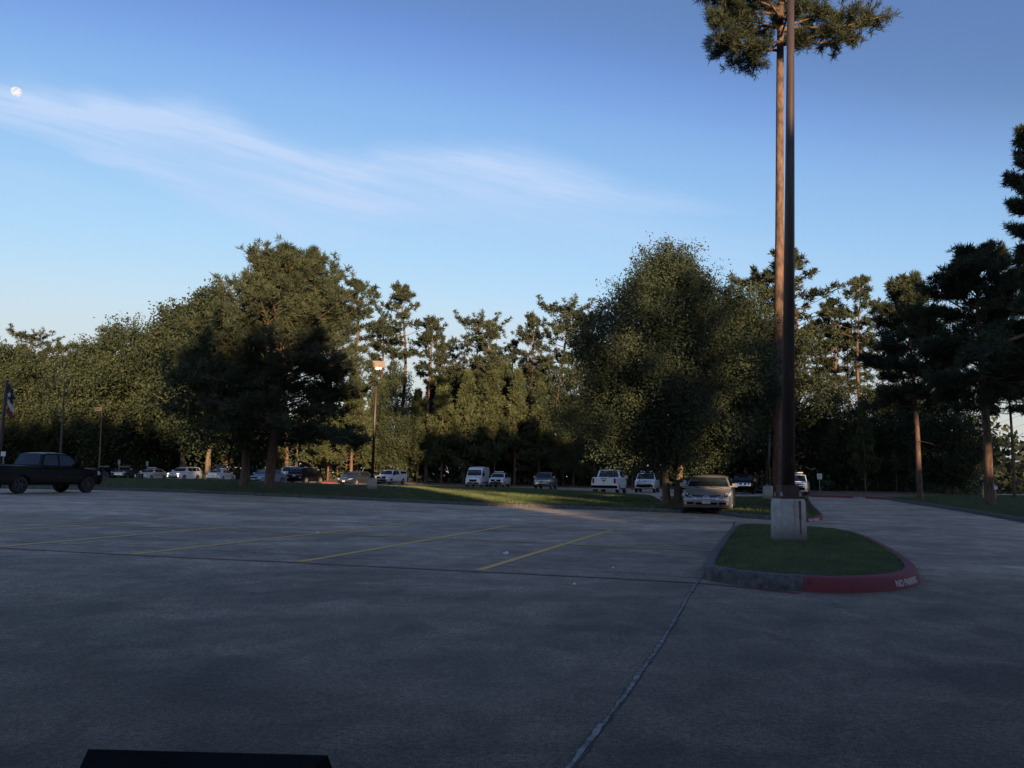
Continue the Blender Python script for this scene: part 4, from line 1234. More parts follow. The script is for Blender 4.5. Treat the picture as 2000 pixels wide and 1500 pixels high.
def patch(name, bvh, axis, corners, mat, parent, off=.008, nu=6, nv=4, skin=.03, lim=None):
    """a thin solid piece laid on the body surface: corners (4, going round) in the plane seen along axis"""
    c = [Vector((a, b)) for a, b in corners]
    top, bot = [], []
    last = None
    for i in range(nu + 1):
        for j in range(nv + 1):
            u, w_ = i / nu, j / nv
            p = (c[0].lerp(c[1], u)).lerp(c[3].lerp(c[2], u), w_)
            if axis == 'front': o_, d = Vector((6, p.x, p.y)), Vector((-1, 0, 0))
            elif axis == 'rear': o_, d = Vector((-6, p.x, p.y)), Vector((1, 0, 0))
            elif axis == 'left': o_, d = Vector((p.x, 4, p.y)), Vector((0, -1, 0))
            elif axis == 'right': o_, d = Vector((p.x, -4, p.y)), Vector((0, 1, 0))
            else: o_, d = Vector((p.x, p.y, 6)), Vector((0, 0, -1))
            h = bvh.ray_cast(o_, d)
            q = h[0] if h[0] is not None else None
            top.append((q, o_, d))
    good = [q for q, o_, d in top if q is not None]
    if not good: return None
    out = []
    k = 1 if axis in ('front', 'rear', 'left', 'right') else 1
    ai = {'front': 0, 'rear': 0, 'left': 1, 'right': 1, 'top': 2}[axis]
    far = (min if axis in ('front', 'left', 'top') else max)(q[ai] for q in good)
    xtop = max(q.x for q in good); xlow = min(q.x for q in good)
    v1, v2 = [], []
    for q, o_, d in top:
        if q is None: q = o_.copy(); q[ai] = far
        if axis == 'front': q.x = max(q.x, xtop - .34)
        if axis == 'rear': q.x = min(q.x, xlow + .20)
        v1.append(q - d * off); v2.append(q + d * skin)
    m = nv + 1
    f = [(i * m + j, (i + 1) * m + j, (i + 1) * m + j + 1, i * m + j + 1) for i in range(nu) for j in range(nv)]
    N = len(v1)
    border = [i * m for i in range(nu + 1)] + [nu * m + j for j in range(1, m)] + [i * m + nv for i in range(nu - 1, -1, -1)] + [j for j in range(nv - 1, 0, -1)]
    f += [(border[i], border[(i + 1) % len(border)], border[(i + 1) % len(border)] + N, border[i] + N) for i in range(len(border))]
    bm = bmesh.new()
    vs = [bm.verts.new(p) for p in v1 + v2]
    for q in f:
        try: bm.faces.new([vs[i] for i in q])
        except ValueError: pass
    bmesh.ops.delete(bm, geom=[x for x in bm.verts if not x.link_faces], context='VERTS')
    return bmobj(name, bm, mat, parent, 40)

KINDS = {
 'sedan': dict(L=(2.48, -2.52), W=1.85, r=.33, tw=.22, xw=(1.42, -1.40), gc=.24,
    top=[(2.36, .30), (2.45, .37), (2.50, .50), (2.47, .62), (2.38, .70), (2.20, .775), (1.80, .86), (1.20, .955), (.6, .97), (-1.4, 1.02), (-2.0, 1.05), (-2.40, 1.02), (-2.48, .86), (-2.53, .62), (-2.48, .36), (-2.40, .28)],
    gh=[(1.32, .93), (.45, 1.395), (.10, 1.455), (-.35, 1.485), (-.95, 1.46), (-1.15, 1.42), (-1.98, 1.02)], zb=.95, wt=.72, belt=1.0,
    side=[[(.92, 1.03), (.42, 1.345), (-.28, 1.40), (-.28, 1.03)], [(-.36, 1.03), (-.36, 1.40), (-.98, 1.37), (-1.30, 1.05)]], spokes=10),
 'suv': dict(L=(2.42, -2.4), W=1.93, r=.37, tw=.25, xw=(1.45, -1.45), gc=.26,
    top=[(2.34, .32), (2.41, .42), (2.44, .60), (2.42, .92), (2.30, 1.03), (1.9, 1.09), (1.25, 1.14), (.5, 1.16), (-2.1, 1.19), (-2.36, 1.14), (-2.42, .95), (-2.44, .62), (-2.38, .40)],
    gh=[(1.34, 1.10), (.58, 1.63), (.30, 1.71), (-.4, 1.76), (-1.6, 1.74), (-1.98, 1.68), (-2.33, 1.14)], zb=1.12, wt=.76, belt=1.18,
    side=[[(.98, 1.20), (.50, 1.57), (-.28, 1.64), (-.28, 1.20)], [(-.36, 1.20), (-.36, 1.64), (-1.22, 1.63), (-1.22, 1.20)], [(-1.30, 1.20), (-1.30, 1.63), (-1.80, 1.60), (-2.05, 1.25)]], spokes=5),
 'pickup': dict(L=(2.78, -3.05), W=2.02, r=.40, tw=.27, xw=(1.82, -1.80), gc=.40,
    top=[(2.70, .42), (2.80, .52), (2.80, .80), (2.76, 1.04), (2.66, 1.14), (2.2, 1.19), (1.5, 1.235), (.4, 1.25), (-.92, 1.26), (-.96, 1.30), (-2.98, 1.32), (-3.04, 1.27), (-3.06, .70), (-3.00, .62), (-2.98, .50)],
    gh=[(1.62, 1.20), (.92, 1.80), (.62, 1.875), (.2, 1.92), (-.35, 1.91), (-.62, 1.86), (-.84, 1.24)], zb=1.22, wt=.76, belt=1.28,
    side=[[(1.20, 1.30), (.80, 1.75), (.22, 1.80), (.22, 1.30)], [(.13, 1.30), (.13, 1.80), (-.52, 1.77), (-.66, 1.32)]], spokes=6),
 'van': dict(L=(2.80, -2.80), W=2.06, r=.36, tw=.24, xw=(1.80, -1.65), gc=.32,
    top=[(2.70, .36), (2.80, .46), (2.82, .70), (2.74, .98), (2.56, 1.14), (2.2, 1.26), (1.6, 1.33), (-2.70, 1.36), (-2.78, 1.2), (-2.80, .6), (-2.74, .42)],
    gh=[(2.25, 1.23), (1.42, 2.12), (1.05, 2.36), (.5, 2.49), (-.8, 2.53), (-2.50, 2.50), (-2.70, 2.40), (-2.77, 1.28)], zb=1.25, wt=.86, belt=1.3,
    side=[[(1.78, 1.36), (1.20, 2.0), (.62, 2.02), (.62, 1.36)]], spokes=8),
}
def car(name, label, cat, kind, px, D, heading, body, face=None, group=None, glass='glass', scale=1.0, lift=0.0, extras=(), rimm='rim', wheel_dark=False, at=None, bed=True):
    K = KINDS[kind]
    if at is None:
        p = AT(px, 935, D); loc = Vector((p.x, D, zg(p.x) + lift))
    else: loc = at
    root = empty(name, loc, R(heading), label, cat, group)
    root.scale = (scale,) * 3
    W2 = K['W'] / 2; xf, xr = K['xw']; r = K['r']; gc = K['gc']
    Ra = r + .065
    def arc(xc):
        h = gc - r
        a0 = math.asin(max(-1, min(1, h / Ra)))
        return [(xc + Ra * math.cos(math.pi - a0 - (math.pi - 2 * a0) * i / 10), r + Ra * math.sin(math.pi - a0 - (math.pi - 2 * a0) * i / 10)) for i in range(11)]
    prof = K['top'] + [(K['top'][-1][0] + .12, gc)] + arc(xr) + arc(xf) + [(K['top'][0][0] - .12, gc)]
    zt = max(z for x, z in K['top'])
    Lf, Lr = K['L']
    def wb(x, z):
        e = max(0, (x - (Lf - .95)) / .95) if x > 0 else max(0, (-x + Lr + .75) / .75) * .6
        pl = 1 - .13 * e ** 2
        zz = z / zt
        sh = .955 + .045 * min(1, max(0, zz / .45)) - .075 * max(0, (zz - .62) / .38) ** 1.4
        return W2 * pl * sh
    bm = slab_bm(prof, wb, .055 if kind != 'sedan' else .07, .035)
    bvh = BVHTree.FromBMesh(bm)
    bo = bmobj('body', bm, M[body], root, 38)
    zr = max(z for x, z in K['gh']); zb = K['zb']
    wB = W2 * .925; wT = W2 * K['wt']
    def wg(x, z):
        t = max(-.2, min(1, (z - zb) / (zr - zb)))
        return wB + (wT - wB) * t
    gm = slab_bm(K['gh'], wg, .05, .02)
    gbvh = BVHTree.FromBMesh(gm)
    bmobj('cab' if kind == 'pickup' else 'roof', gm, M[body], root, 38)
    G_ = M[glass]
    # glazing
    def pane(nm, axis, cs, m=None): return patch(nm, gbvh, axis, cs, m or G_, root, .010, 8, 5, .02)
    zlo = zb + .05
    i_t = 1
    ztop = K['gh'][1][1] - .02
    wl_ = wg(0, zlo) * .93; wh_ = wg(0, ztop) * .90
    pane('windscreen', 'front', [(-wl_, zlo + (.02 if kind != 'van' else .10)), (wl_, zlo + (.02 if kind != 'van' else .10)), (wh_, ztop), (-wh_, ztop)])
    if kind != 'van':
        zt2 = K['gh'][-2][1] - .03
        zl2 = zlo + (.06 if kind != 'sedan' else .08)
        pane('rear_window', 'rear', [(wg(0, zl2) * .88, zl2), (-wg(0, zl2) * .88, zl2), (-wg(0, zt2) * .84, zt2), (wg(0, zt2) * .84, zt2)])
    for q in K['side']:
        for ax in ('left', 'right'):
            pane('side_window', ax, q)
    # wheels
    tm, rm, hm = tire_meshes(r, K['tw'], K['spokes'])
    dm = {}
    for xw in (xf, xr):
        for s in (1, -1):
            w = tm.build('wheel', M['tyre'], root, 40) if not dm else link('wheel', dm['w'], root)
            if not dm: dm['w'] = w.data
            w.location = (xw, s * (W2 - K['tw'] * .5 - .015), r)
            if s < 0: w.rotation_euler = (0, 0, math.pi)
            ri = rm.build('rim', M[rimm], w, 40) if 'r' not in dm else link('rim', dm['r'], w)
            dm['r'] = ri.data
            hb_ = hm.build('brake_disc', M['dark'], w, 40) if 'h' not in dm else link('brake_disc', dm['h'], w)
            dm['h'] = hb_.data
    P = lambda nm, ax, cs, m, off=.010, **k: patch(nm, bvh, ax, cs, M[m], root, off, **k)
    # mirrors
    for s in (1, -1):
        mx, mz = K['gh'][0][0] - (.42 if kind != 'van' else .55), zb + (.13 if kind != 'van' else .30)
        mb = MB()
        big = {'sedan': (.12, .20, .14), 'suv': (.13, .22, .18), 'pickup': (.13, .22, .24), 'van': (.15, .22, .36)}[kind]
        y0 = wg(0, zb) + .02
        mb.box((mx, s * (y0 + .02 + big[1] / 2), mz), big)
        mb.box((mx, s * (y0 + .0), mz - big[2] * .35), (.07, .12, .05))
        mcol = dict(extras).get('mirror', body)
        mb.build('mirror', M[mcol], root, 40, .03)
    # panel gaps and door handles
    zs = gc + .12
    if kind == 'van': gaps = [1.72, .58, -1.0]
    elif kind == 'pickup': gaps = [1.12, .17, -.70, -.94]
    else: gaps = [1.02, -.32, -1.12]
    for ax in ('left', 'right'):
        for gx in gaps:
            P('panel_gap', ax, [(gx, zs + .08), (gx + .014, zs + .08), (gx + .014, K['belt'] - .06), (gx, K['belt'] - .06)], 'trim', .003, nu=1, nv=8, skin=.01)
        for gx in gaps[1:3]:
            hd = P('door_handle', ax, [(gx + .10, K['belt'] - .16), (gx + .28, K['belt'] - .16), (gx + .28, K['belt'] - .12), (gx + .10, K['belt'] - .12)], dict(extras).get('handle', body), .03, nu=3, nv=1)
    if kind == 'pickup' and bed:
        patch('bed_liner', bvh, 'top', [(-1.04, -.78), (-2.90, -.78), (-2.90, .78), (-1.04, .78)], M['blackplastic'], root, .006, 6, 4)
    if face: face(P, root, K, bvh, gbvh)
    E = dict(extras)
    if 'bar' in E:
        z = zr + .06; x = (K['gh'][1][0] + K['gh'][2][0]) / 2 - .35
        mb = MB().box((x, 0, z + .055), (.28, 1.15, .09)); lb = mb.build('light_bar', M['barlens'], root, 40, .025)
        MB().box((x, .42, z - .03), (.1, .06, .12)).box((x, -.42, z - .03), (.1, .06, .12)).build('bracket', M['dark'], lb)
    if 'push' in E:
        mb = MB()
        xb = Lf + .12
        for s in (-.42, .42): mb.box((xb, s, .55), (.10, .08, .62))
        mb.box((xb, 0, .72), (.07, .92, .10)).box((xb, 0, .45), (.07, .92, .10)).box((xb - .12, 0, .40), (.24, .7, .06))
        mb.build('push_bumper', M['blackplastic'], root, 40, .02)
    if 'text' in E:
        s_, x0, z0, h, wd, mt = E['text']
        tv, tf = text_mesh(s_, 1.0, bold=.015)
        xa = min(p.x for p in tv); xb = max(p.x for p in tv); yb = max(p.y for p in tv)
        for ax, sg in (('left', 1), ('right', -1)):
            vv = []
            for p in tv:
                u = (p.x - xa) / (xb - xa) * wd
                xx = x0 + wd / 2 - u if sg > 0 else x0 - wd / 2 + u
                zz = z0 + p.y / yb * h
                o_ = Vector((xx, sg * 4, zz)); hh = bvh.ray_cast(o_, Vector((0, -sg, 0)))
                y = hh[0].y if hh[0] else sg * W2
                vv.append((xx, y + sg * .008, zz))
            obj('door_lettering', vv, tf, M[mt], root)
    if 'stripe' in E:
        for ax in ('left', 'right'):
            for (xa, xb, za, zb_) in E['stripe']:
                P('stripe', ax, [(xa, za), (xb, za), (xb, zb_), (xa, zb_)], E.get('stripem', 'ltext'), .005, nu=8, nv=2, skin=.01)
    if 'topper' in E:
        prof_t = [(-.90, 1.26), (-.94, 1.78), (-1.05, 1.86), (-2.85, 1.86), (-2.98, 1.78), (-3.02, 1.28)]
        tm_ = slab_bm(prof_t, lambda x, z: W2 * (.93 - .12 * max(0, (z - 1.3) / .55)), .05, .0)
        tb = BVHTree.FromBMesh(tm_)
        tp_ = bmobj('bed_cap', tm_, M[body], root, 38)
        for ax in ('left', 'right'): patch('cap_window', tb, ax, [(-1.10, 1.42), (-2.84, 1.42), (-2.84, 1.72), (-1.10, 1.72)], M['glass'], tp_, .008, 4, 2)
    if 'rails' in E:
        for s in (1, -1):
            MB().tube([(.25, s * wT * .92, zr - .06), (.1, s * wT * .92, zr + .02), (-1.6, s * wT * .92, zr + .01), (-1.75, s * wT * .92, zr - .08)], .018, 6).build('roof_rail', M['dark'], root, 60)
    if 'antenna' in E:
        MB().tube([(-1.3, 0, zr - .08), (-1.32, 0, zr + .42)], .012, 5).build('antenna', M['dark'], root)
    return root

def plates(P, ax, z, y=0, m='plate'):
    P('license_plate', ax, [(y - .155, z - .08), (y + .155, z - .08), (y + .155, z + .08), (y - .155, z + .08)], m, .022, nu=2, nv=1)
def sym(P, nm, ax, cs, m, off=.010, **k):
    P(nm, ax, cs, m, off, **k); P(nm, ax, [(-a, b) for a, b in cs][::-1], m, off, **k)
def rear_basic(P, zt, z0, z1, w0, w1, m='redlens', pz=None, glassed=False):
    sym(P, 'tail_light', 'rear', [(w0, z0), (w1, z0), (w1, z1), (w0, z1)], m, .014)
    if pz: plates(P, 'rear', pz)
def face_sedan(lit='lens', grille='blackplastic'):
    def f(P, root, K, bvh, gb):
        sym(P, 'headlight', 'front', [(.50, .60), (.86, .66), (.84, .76), (.54, .70)], lit, .012)
        P('grille', 'front', [(-.40, .54), (.40, .54), (.46, .67), (-.46, .67)], grille, .012)
        P('grille_trim', 'front', [(-.46, .675), (.46, .675), (.46, .70), (-.46, .70)], 'chrome', .016, nv=1)
        P('air_intake', 'front', [(-.62, .34), (.62, .34), (.56, .42), (-.56, .42)], 'blackplastic', .010)
        P('bumper_lip', 'front', [(-.83, .31), (.83, .31), (.83, .33), (-.83, .33)], 'blackplastic', .012, nv=1)
        plates(P, 'front', .46)
        sym(P, 'tail_light', 'rear', [(.58, .80), (.88, .80), (.86, .95), (.62, .95)], 'redlens', .014)
        plates(P, 'rear', .72)
        P('rear_bumper_trim', 'rear', [(-.8, .30), (.8, .30), (.8, .40), (-.8, .40)], 'blackplastic', .012)
    return f
def face_gold(P, root, K, bvh, gb):
    P('grille', 'front', [(-.34, .565), (.34, .565), (.45, .715), (-.45, .715)], 'seam', .014)
    for i in range(5):
        z = .585 + i * .026; w = .36 + .075 * i / 4
        P('grille_bar', 'front', [(-w, z), (w, z), (w, z + .011), (-w, z + .011)], 'chrome', .024, nv=1, nu=10)
    sym(P, 'grille_trim', 'front', [(.34, .555), (.385, .555), (.53, .725), (.455, .725)], 'chrome', .020)
    sym(P, 'headlight', 'front', [(.53, .60), (.78, .66), (.845, .80), (.585, .725)], 'dark', .012, nu=8)
    sym(P, 'headlight', 'front', [(.80, .655), (.885, .70), (.88, .80), (.845, .80)], 'lens', .013)
    for s in (1, -1):
        for (yy, zz, rr) in ((.755, .72, .072), (.60, .665, .05)):
            h = bvh.ray_cast(Vector((6, s * yy, zz)), Vector((-1, 0, 0)))
            x = h[0].x if h[0] else 2.3
            c = Vector((x + .02, s * yy, zz))
            nv_ = []; nf = []
            mb = MB()
            ringp = [(rr * .62, .02), (rr * .70, .035), (rr, .02), (rr, -.06)]
            for q, zq in ringp:
                for j in range(18):
                    a = 2 * math.pi * j / 18; nv_.append(c + Vector((zq, q * math.cos(a), q * math.sin(a))))
            for i in range(3):
                for j in range(18): nf.append((i * 18 + j, i * 18 + (j + 1) % 18, (i + 1) * 18 + (j + 1) % 18, (i + 1) * 18 + j))
            ho = mb.add(nv_, nf).build('headlight_ring', M['lens'], root, 50)
            mb = MB(); nv_ = []; nf = []
            for q, zq in ((rr * .64, .018), (rr * .4, .034), (.001, .040)):
                for j in range(14):
                    a = 2 * math.pi * j / 14; nv_.append(c + Vector((zq, q * math.cos(a), q * math.sin(a))))
            for i in range(2):
                for j in range(14): nf.append((i * 14 + j, i * 14 + (j + 1) % 14, (i + 1) * 14 + (j + 1) % 14, (i + 1) * 14 + j))
            mb.add(nv_, nf).build('headlight_lens', M['glassblue'], ho, 60)
    P('air_intake', 'front', [(-.37, .36), (.37, .36), (.40, .44), (-.40, .44)], 'blackplastic', .012)
    sym(P, 'air_intake', 'front', [(.46, .37), (.72, .375), (.76, .445), (.47, .45)], 'blackplastic', .012)
    sym(P, 'fog_light', 'front', [(.72, .37), (.80, .37), (.80, .45), (.72, .45)], 'lens', .016)
    P('bumper_seam', 'front', [(-.80, .515), (.80, .515), (.80, .522), (-.80, .522)], 'trim', .006, nv=1, nu=12)
    P('bumper_lip', 'front', [(-.84, .315), (.84, .315), (.84, .332), (-.84, .332)], 'chrome', .012, nv=1, nu=12)
    plates(P, 'front', .475, .0)
    # oval badge: an outer ring with two rings crossing inside it
    h = bvh.ray_cast(Vector((6, 0, .645)), Vector((-1, 0, 0)))[0]
    mb = MB()
    def oval(cy, cz, ry, rz, th):
        pts = [Vector((h.x + .035, cy + ry * math.cos(a), cz + rz * math.sin(a))) for a in [2 * math.pi * j / 20 for j in range(21)]]
        mb.tube(pts, th, 5, False)
    oval(0, .645, .095, .062, .011); oval(0, .652, .034, .052, .008); oval(0, .676, .066, .022, .008)
    mb.build('badge', M['chrome'], root, 60)
    # wiper, seat backs, and a seated driver behind the glass
    MB().tube([(1.30, .55, .965), (1.22, .1, 1.0)], .010, 5).tube([(1.30, -.1, .965), (1.22, -.55, 1.0)], .010, 5).build('wiper', M['dark'], root)
    sym(P, 'tail_light', 'rear', [(.58, .80), (.88, .80), (.86, .95), (.62, .95)], 'redlens', .014)
    MB().box((-.45, 0, 1.492), (.75, .78, .018)).build('sunroof', M['glass'], root, 40, .006)
def face_suv_white(P, root, K, bvh, gb):
    P('grille', 'front', [(-.50, .80), (.50, .80), (.52, .93), (-.52, .93)], 'chrome', .010)
    for i in range(7):
        y = -.42 + i * .14
        P('grille_slot', 'front', [(y - .05, .81), (y + .05, .81), (y + .05, .92), (y - .05, .92)], 'blackplastic', .016, nu=1, nv=2)
    sym(P, 'headlight', 'front', [(.56, .80), (.88, .82), (.86, .93), (.56, .93)], 'headlit', .012)
    sym(P, 'fog_light', 'front', [(.66, .53), (.82, .53), (.82, .64), (.66, .64)], 'headlit', .012)
    P('bumper_lower', 'front', [(-.92, .34), (.92, .34), (.90, .52), (-.90, .52)], 'blackplastic', .014)
    P('air_intake', 'front', [(-.55, .56), (.55, .56), (.5, .66), (-.5, .66)], 'blackplastic', .012)
    plates(P, 'front', .70)
    sym(P, 'tail_light', 'rear', [(.62, .88), (.92, .88), (.90, 1.05), (.66, 1.05)], 'redlens', .014)
def face_suv_rear(P, root, K, bvh, gb):
    sym(P, 'tail_light', 'rear', [(.56, .90), (.92, .92), (.90, 1.06), (.60, 1.02)], 'redlens', .014)
    P('tailgate_trim', 'rear', [(-.5, .96), (.5, .96), (.5, .985), (-.5, .985)], 'chrome', .014, nv=1)
    plates(P, 'rear', .86)
    P('rear_bumper', 'rear', [(-.90, .42), (.90, .42), (.90, .60), (-.90, .60)], 'blackplastic', .02)
    sym(P, 'reflector', 'rear', [(.62, .62), (.84, .62), (.84, .68), (.62, .68)], 'lens', .016)
    sym(P, 'headlight', 'front', [(.56, .80), (.88, .82), (.86, .93), (.56, .93)], 'lens', .012)
def face_pickup(style='chrome', lit='lens', low='blackplastic', tl='redlens'):
    def f(P, root, K, bvh, gb):
        if style == 'chrome':        # double bar grille
            P('grille', 'front', [(-.66, .78), (.66, .78), (.68, 1.06), (-.68, 1.06)], 'blackplastic', .012)
            P('grille_bar', 'front', [(-.66, .90), (.66, .90), (.66, .95), (-.66, .95)], 'chrome', .030, nv=1)
            P('grille_bar', 'front', [(-.66, 1.035), (.66, 1.035), (.68, 1.08), (-.68, 1.08)], 'chrome', .026, nv=1)
            P('grille_bar', 'front', [(-.64, .77), (.64, .77), (.66, .81), (-.66, .81)], 'chrome', .026, nv=1)
            sym(P, 'headlight', 'front', [(.70, .84), (.95, .86), (.95, 1.06), (.71, 1.06)], lit, .014)
            P('bumper', 'front', [(-.98, .54), (.98, .54), (.96, .76), (-.96, .76)], low, .035, nu=10)
        elif style == 'dark':        # dark rounded grille
            P('grille', 'front', [(-.58, .74), (.58, .74), (.70, 1.05), (-.70, 1.05)], 'blackplastic', .016)
            sym(P, 'headlight', 'front', [(.70, .86), (.96, .88), (.95, 1.06), (.72, 1.06)], lit, .014)
            P('bumper', 'front', [(-.98, .46), (.98, .46), (.96, .70), (-.96, .70)], low, .035, nu=10)
            P('badge', 'front', [(-.12, .89), (.12, .89), (.12, .96), (-.12, .96)], 'chrome', .03, nu=2, nv=1)
        elif style == 'cross':       # bold bright grille between dark panels
            P('grille', 'front', [(-.70, .72), (.70, .72), (.72, 1.06), (-.72, 1.06)], 'chrome', .014)
            for y0, y1 in ((-.62, -.42), (-.34, -.06), (.06, .34), (.42, .62)):
                P('grille_opening', 'front', [(y0, .88), (y1, .88), (y1 - .02, 1.03), (y0 + .05, 1.03)], 'blackplastic', .024, nu=2, nv=2)
            sym(P, 'headlight', 'front', [(.74, .80), (.97, .82), (.96, 1.02), (.75, 1.02)], 'redlens' if lit == 'warm' else lit, .016)
            P('bumper', 'front', [(-1.0, .44), (1.0, .44), (.98, .70), (-.98, .70)], low, .035, nu=10)
        P('air_intake', 'front', [(-.50, .50), (.50, .50), (.46, .58), (-.46, .58)], 'blackplastic', .045)
        plates(P, 'front', .62)
        sym(P, 'tail_light', 'rear', [(.74, .86), (.90, .86), (.89, 1.22), (.74, 1.22)], tl, .016)
        P('tailgate_handle', 'rear', [(-.13, 1.00), (.13, 1.00), (.13, 1.08), (-.13, 1.08)], 'blackplastic', .016, nu=2, nv=1)
        P('tailgate_notch', 'rear', [(-.22, 1.16), (.22, 1.16), (.24, 1.29), (-.24, 1.29)], 'blackplastic', .010, nu=2, nv=1)
        P('rear_bumper', 'rear', [(-.99, .50), (.99, .50), (.99, .70), (-.99, .70)], 'blackplastic' if low != 'chrome' else 'chrome', .05, nu=10)
        plates(P, 'rear', .60)
        for ax in ('left', 'right'):
            P('sill_trim', ax, [(1.30, K['gc'] + .02), (-1.28, K['gc'] + .02), (-1.28, K['gc'] + .09), (1.30, K['gc'] + .09)], 'blackplastic', .012, nu=6, nv=1)
    return f
def face_van(P, root, K, bvh, gb):
    P('grille', 'front', [(-.42, .66), (.42, .66), (.50, .94), (-.50, .94)], 'blackplastic', .016)
    P('grille_bar', 'front', [(-.40, .80), (.40, .80), (.40, .83), (-.40, .83)], 'dark', .026, nv=1)
    sym(P, 'headlight', 'front', [(.60, .82), (.94, .84), (.94, 1.06), (.66, 1.00)], 'lens', .016)
    P('bumper', 'front', [(-1.0, .40), (1.0, .40), (1.0, .60), (-1.0, .60)], 'blackplastic', .02)
    plates(P, 'front', .58)
    P('cowl', 'top', [(2.32, -.82), (2.20, -.86), (2.20, .86), (2.32, .82)], 'blackplastic', .01)
    for ax in ('left', 'right'):
        P('side_trim', ax, [(1.2, .50), (-1.1, .50), (-1.1, .62), (1.2, .62)], 'blackplastic', .012, nu=6, nv=1)

M['p_white'] = paint('white_paint', (.74, .74, .74))
M['p_black'] = paint('black_paint', (.005, .005, .006), .4, coat=.06, spec=.2)
M['p_silver'] = paint('dark_silver_paint', (.13, .13, .135), .35, .4)
M['p_grey'] = paint('grey_paint', (.095, .10, .105), .35, .35)
M['p_gold'] = paint('gold_beige_paint', (.34, .315, .295), .36, .35)
M['p_blue'] = paint('pale_blue_silver_paint', (.24, .29, .37), .35, .3)
M['p_charcoal'] = paint('charcoal_paint', (.028, .030, .036), .25, .2)

gf = 'vehicles parked in the far car park'
truck = car('pickup_truck', 'black crew cab pickup at the left end of the near lot', 'pickup truck', 'pickup', 80, 40.5, 68, 'p_black', face_pickup('dark', 'lens', tl='redlens'), None, 'glass', 1.02, extras=(('mirror', 'p_black'),), rimm='dark')
car('parked_car', 'grey car nose half hidden by the black pickup hood', 'car', 'sedan', 176, 99, -93, 'p_grey', face_sedan(), gf)
car('pickup_truck', 'black truck with one bright headlamp beside the silver pickup', 'pickup truck', 'pickup', 210, 110, -92, 'p_black', face_pickup('dark', 'lens'), gf)
car('pickup_truck', 'silver grey crew cab pickup with wide chrome nose facing left', 'pickup truck', 'pickup', 250, 111, -94, 'p_silver', face_pickup('chrome', 'lens', 'chrome'), gf)
car('patrol_car', 'white patrol sedan with black push bumper and SHERIFF on its doors', 'police car', 'sedan', 296, 108, -100, 'p_white', face_sedan('lens'), gf, extras=(('bar', 1), ('push', 1), ('text', ('SHERIFF', -.12, .62, .20, 2.1, 'ltext')), ('stripe', [(.95, -1.2, .54, .575)])))
car('sport_utility_vehicle', 'white sport utility vehicle with both headlights on', 'SUV', 'suv', 360, 105, -103, 'p_white', face_suv_white, gf, extras=(('rails', 1),))
car('patrol_car', 'white patrol sedan seen from behind, SHERIFF on its doors', 'police car', 'sedan', 432, 107, 84, 'p_white', face_sedan('lens'), gf, extras=(('bar', 1), ('text', ('SHERIFF', .10, .62, .20, 2.0, 'ltext')), ('stripe', [(.95, -1.2, .54, .575)])))
car('parked_car', 'pale blue sedan half hidden behind the big pine trunk', 'car', 'sedan', 522, 87, -107, 'p_blue', face_sedan('lens'), gf, 'glassblue')
car('pickup_truck', 'white pickup whose tailgate shows beside the black sport utility vehicle', 'pickup truck', 'pickup', 568, 99, 80, 'p_white', face_pickup('dark'), gf)
car('sport_utility_vehicle', 'black sport utility vehicle seen from its rear left of the red kerb', 'SUV', 'suv', 598, 91, 72, 'p_black', face_suv_rear, gf, extras=(('rails', 1),))
car('parked_car', 'dark sedan with sunlit headlamp left of the lit lamp post', 'car', 'sedan', 696, 86, -110, 'p_charcoal', face_sedan('lens', 'chrome'), gf)
car('pickup_truck', 'white pickup with a capped bed right of the lit lamp post', 'pickup truck', 'pickup', 763, 101, -108, 'p_white', face_pickup('dark'), gf, scale=.93, extras=(('topper', 1), ('mirror', 'blackplastic')))
car('cargo_van', 'tall white cargo van', 'van', 'van', 933, 104, -100, 'p_white', face_van, gf, extras=(('mirror', 'blackplastic'),))
car('pickup_truck', 'white pickup with roof light bar next to the cargo van', 'pickup truck', 'pickup', 976, 104, -100, 'p_white', face_pickup('dark'), gf, scale=.95, extras=(('bar', 1), ('mirror', 'blackplastic')))
car('pickup_truck', 'lone dark grey pickup with chrome grille and white mirrors', 'pickup truck', 'pickup', 1066, 95, -101, 'p_grey', face_pickup('chrome', 'lens', 'chrome'), gf, extras=(('mirror', 'chrome'),))
car('pickup_truck', 'white pickup with its tailgate towards the camera left of the big oak', 'pickup truck', 'pickup', 1192, 71, 74, 'p_white', face_pickup('dark'), gf, scale=1.08)
car('pickup_truck', 'white pickup with roof light bar and chrome nose left of the oak trunks', 'pickup truck', 'pickup', 1264, 82, -105, 'p_white', face_pickup('chrome', 'lens'), gf, extras=(('bar', 1), ('mirror', 'blackplastic')))
car('sport_utility_vehicle', 'white sport utility vehicle mostly hidden behind the gold sedan', 'SUV', 'suv', 1346, 82, -106, 'p_white', face_suv_white, gf, extras=(('bar', 1),))
car('pickup_truck', 'black pickup with bright chrome grille and pale mirrors right of the gold sedan', 'pickup truck', 'pickup', 1452, 80, -107, 'p_black', face_pickup('cross', 'warm'), gf, extras=(('mirror', 'chrome'),))
car('pickup_truck', 'white pickup with light bar half hidden by the dark lamp post', 'pickup truck', 'pickup', 1556, 74, -112, 'p_white', face_pickup('chrome', 'lens'), gf, extras=(('bar', 1), ('mirror', 'blackplastic')))
ga = G(1382, 1003)
gold = car('parked_car', 'gold beige sedan facing the camera beside the oak trunks', 'car', 'sedan', 0, 0, -107, 'p_gold', face_gold, None, 'glassmid', at=Vector((ga.x + .50, ga.y + 1.6, 0)), scale=1.06)
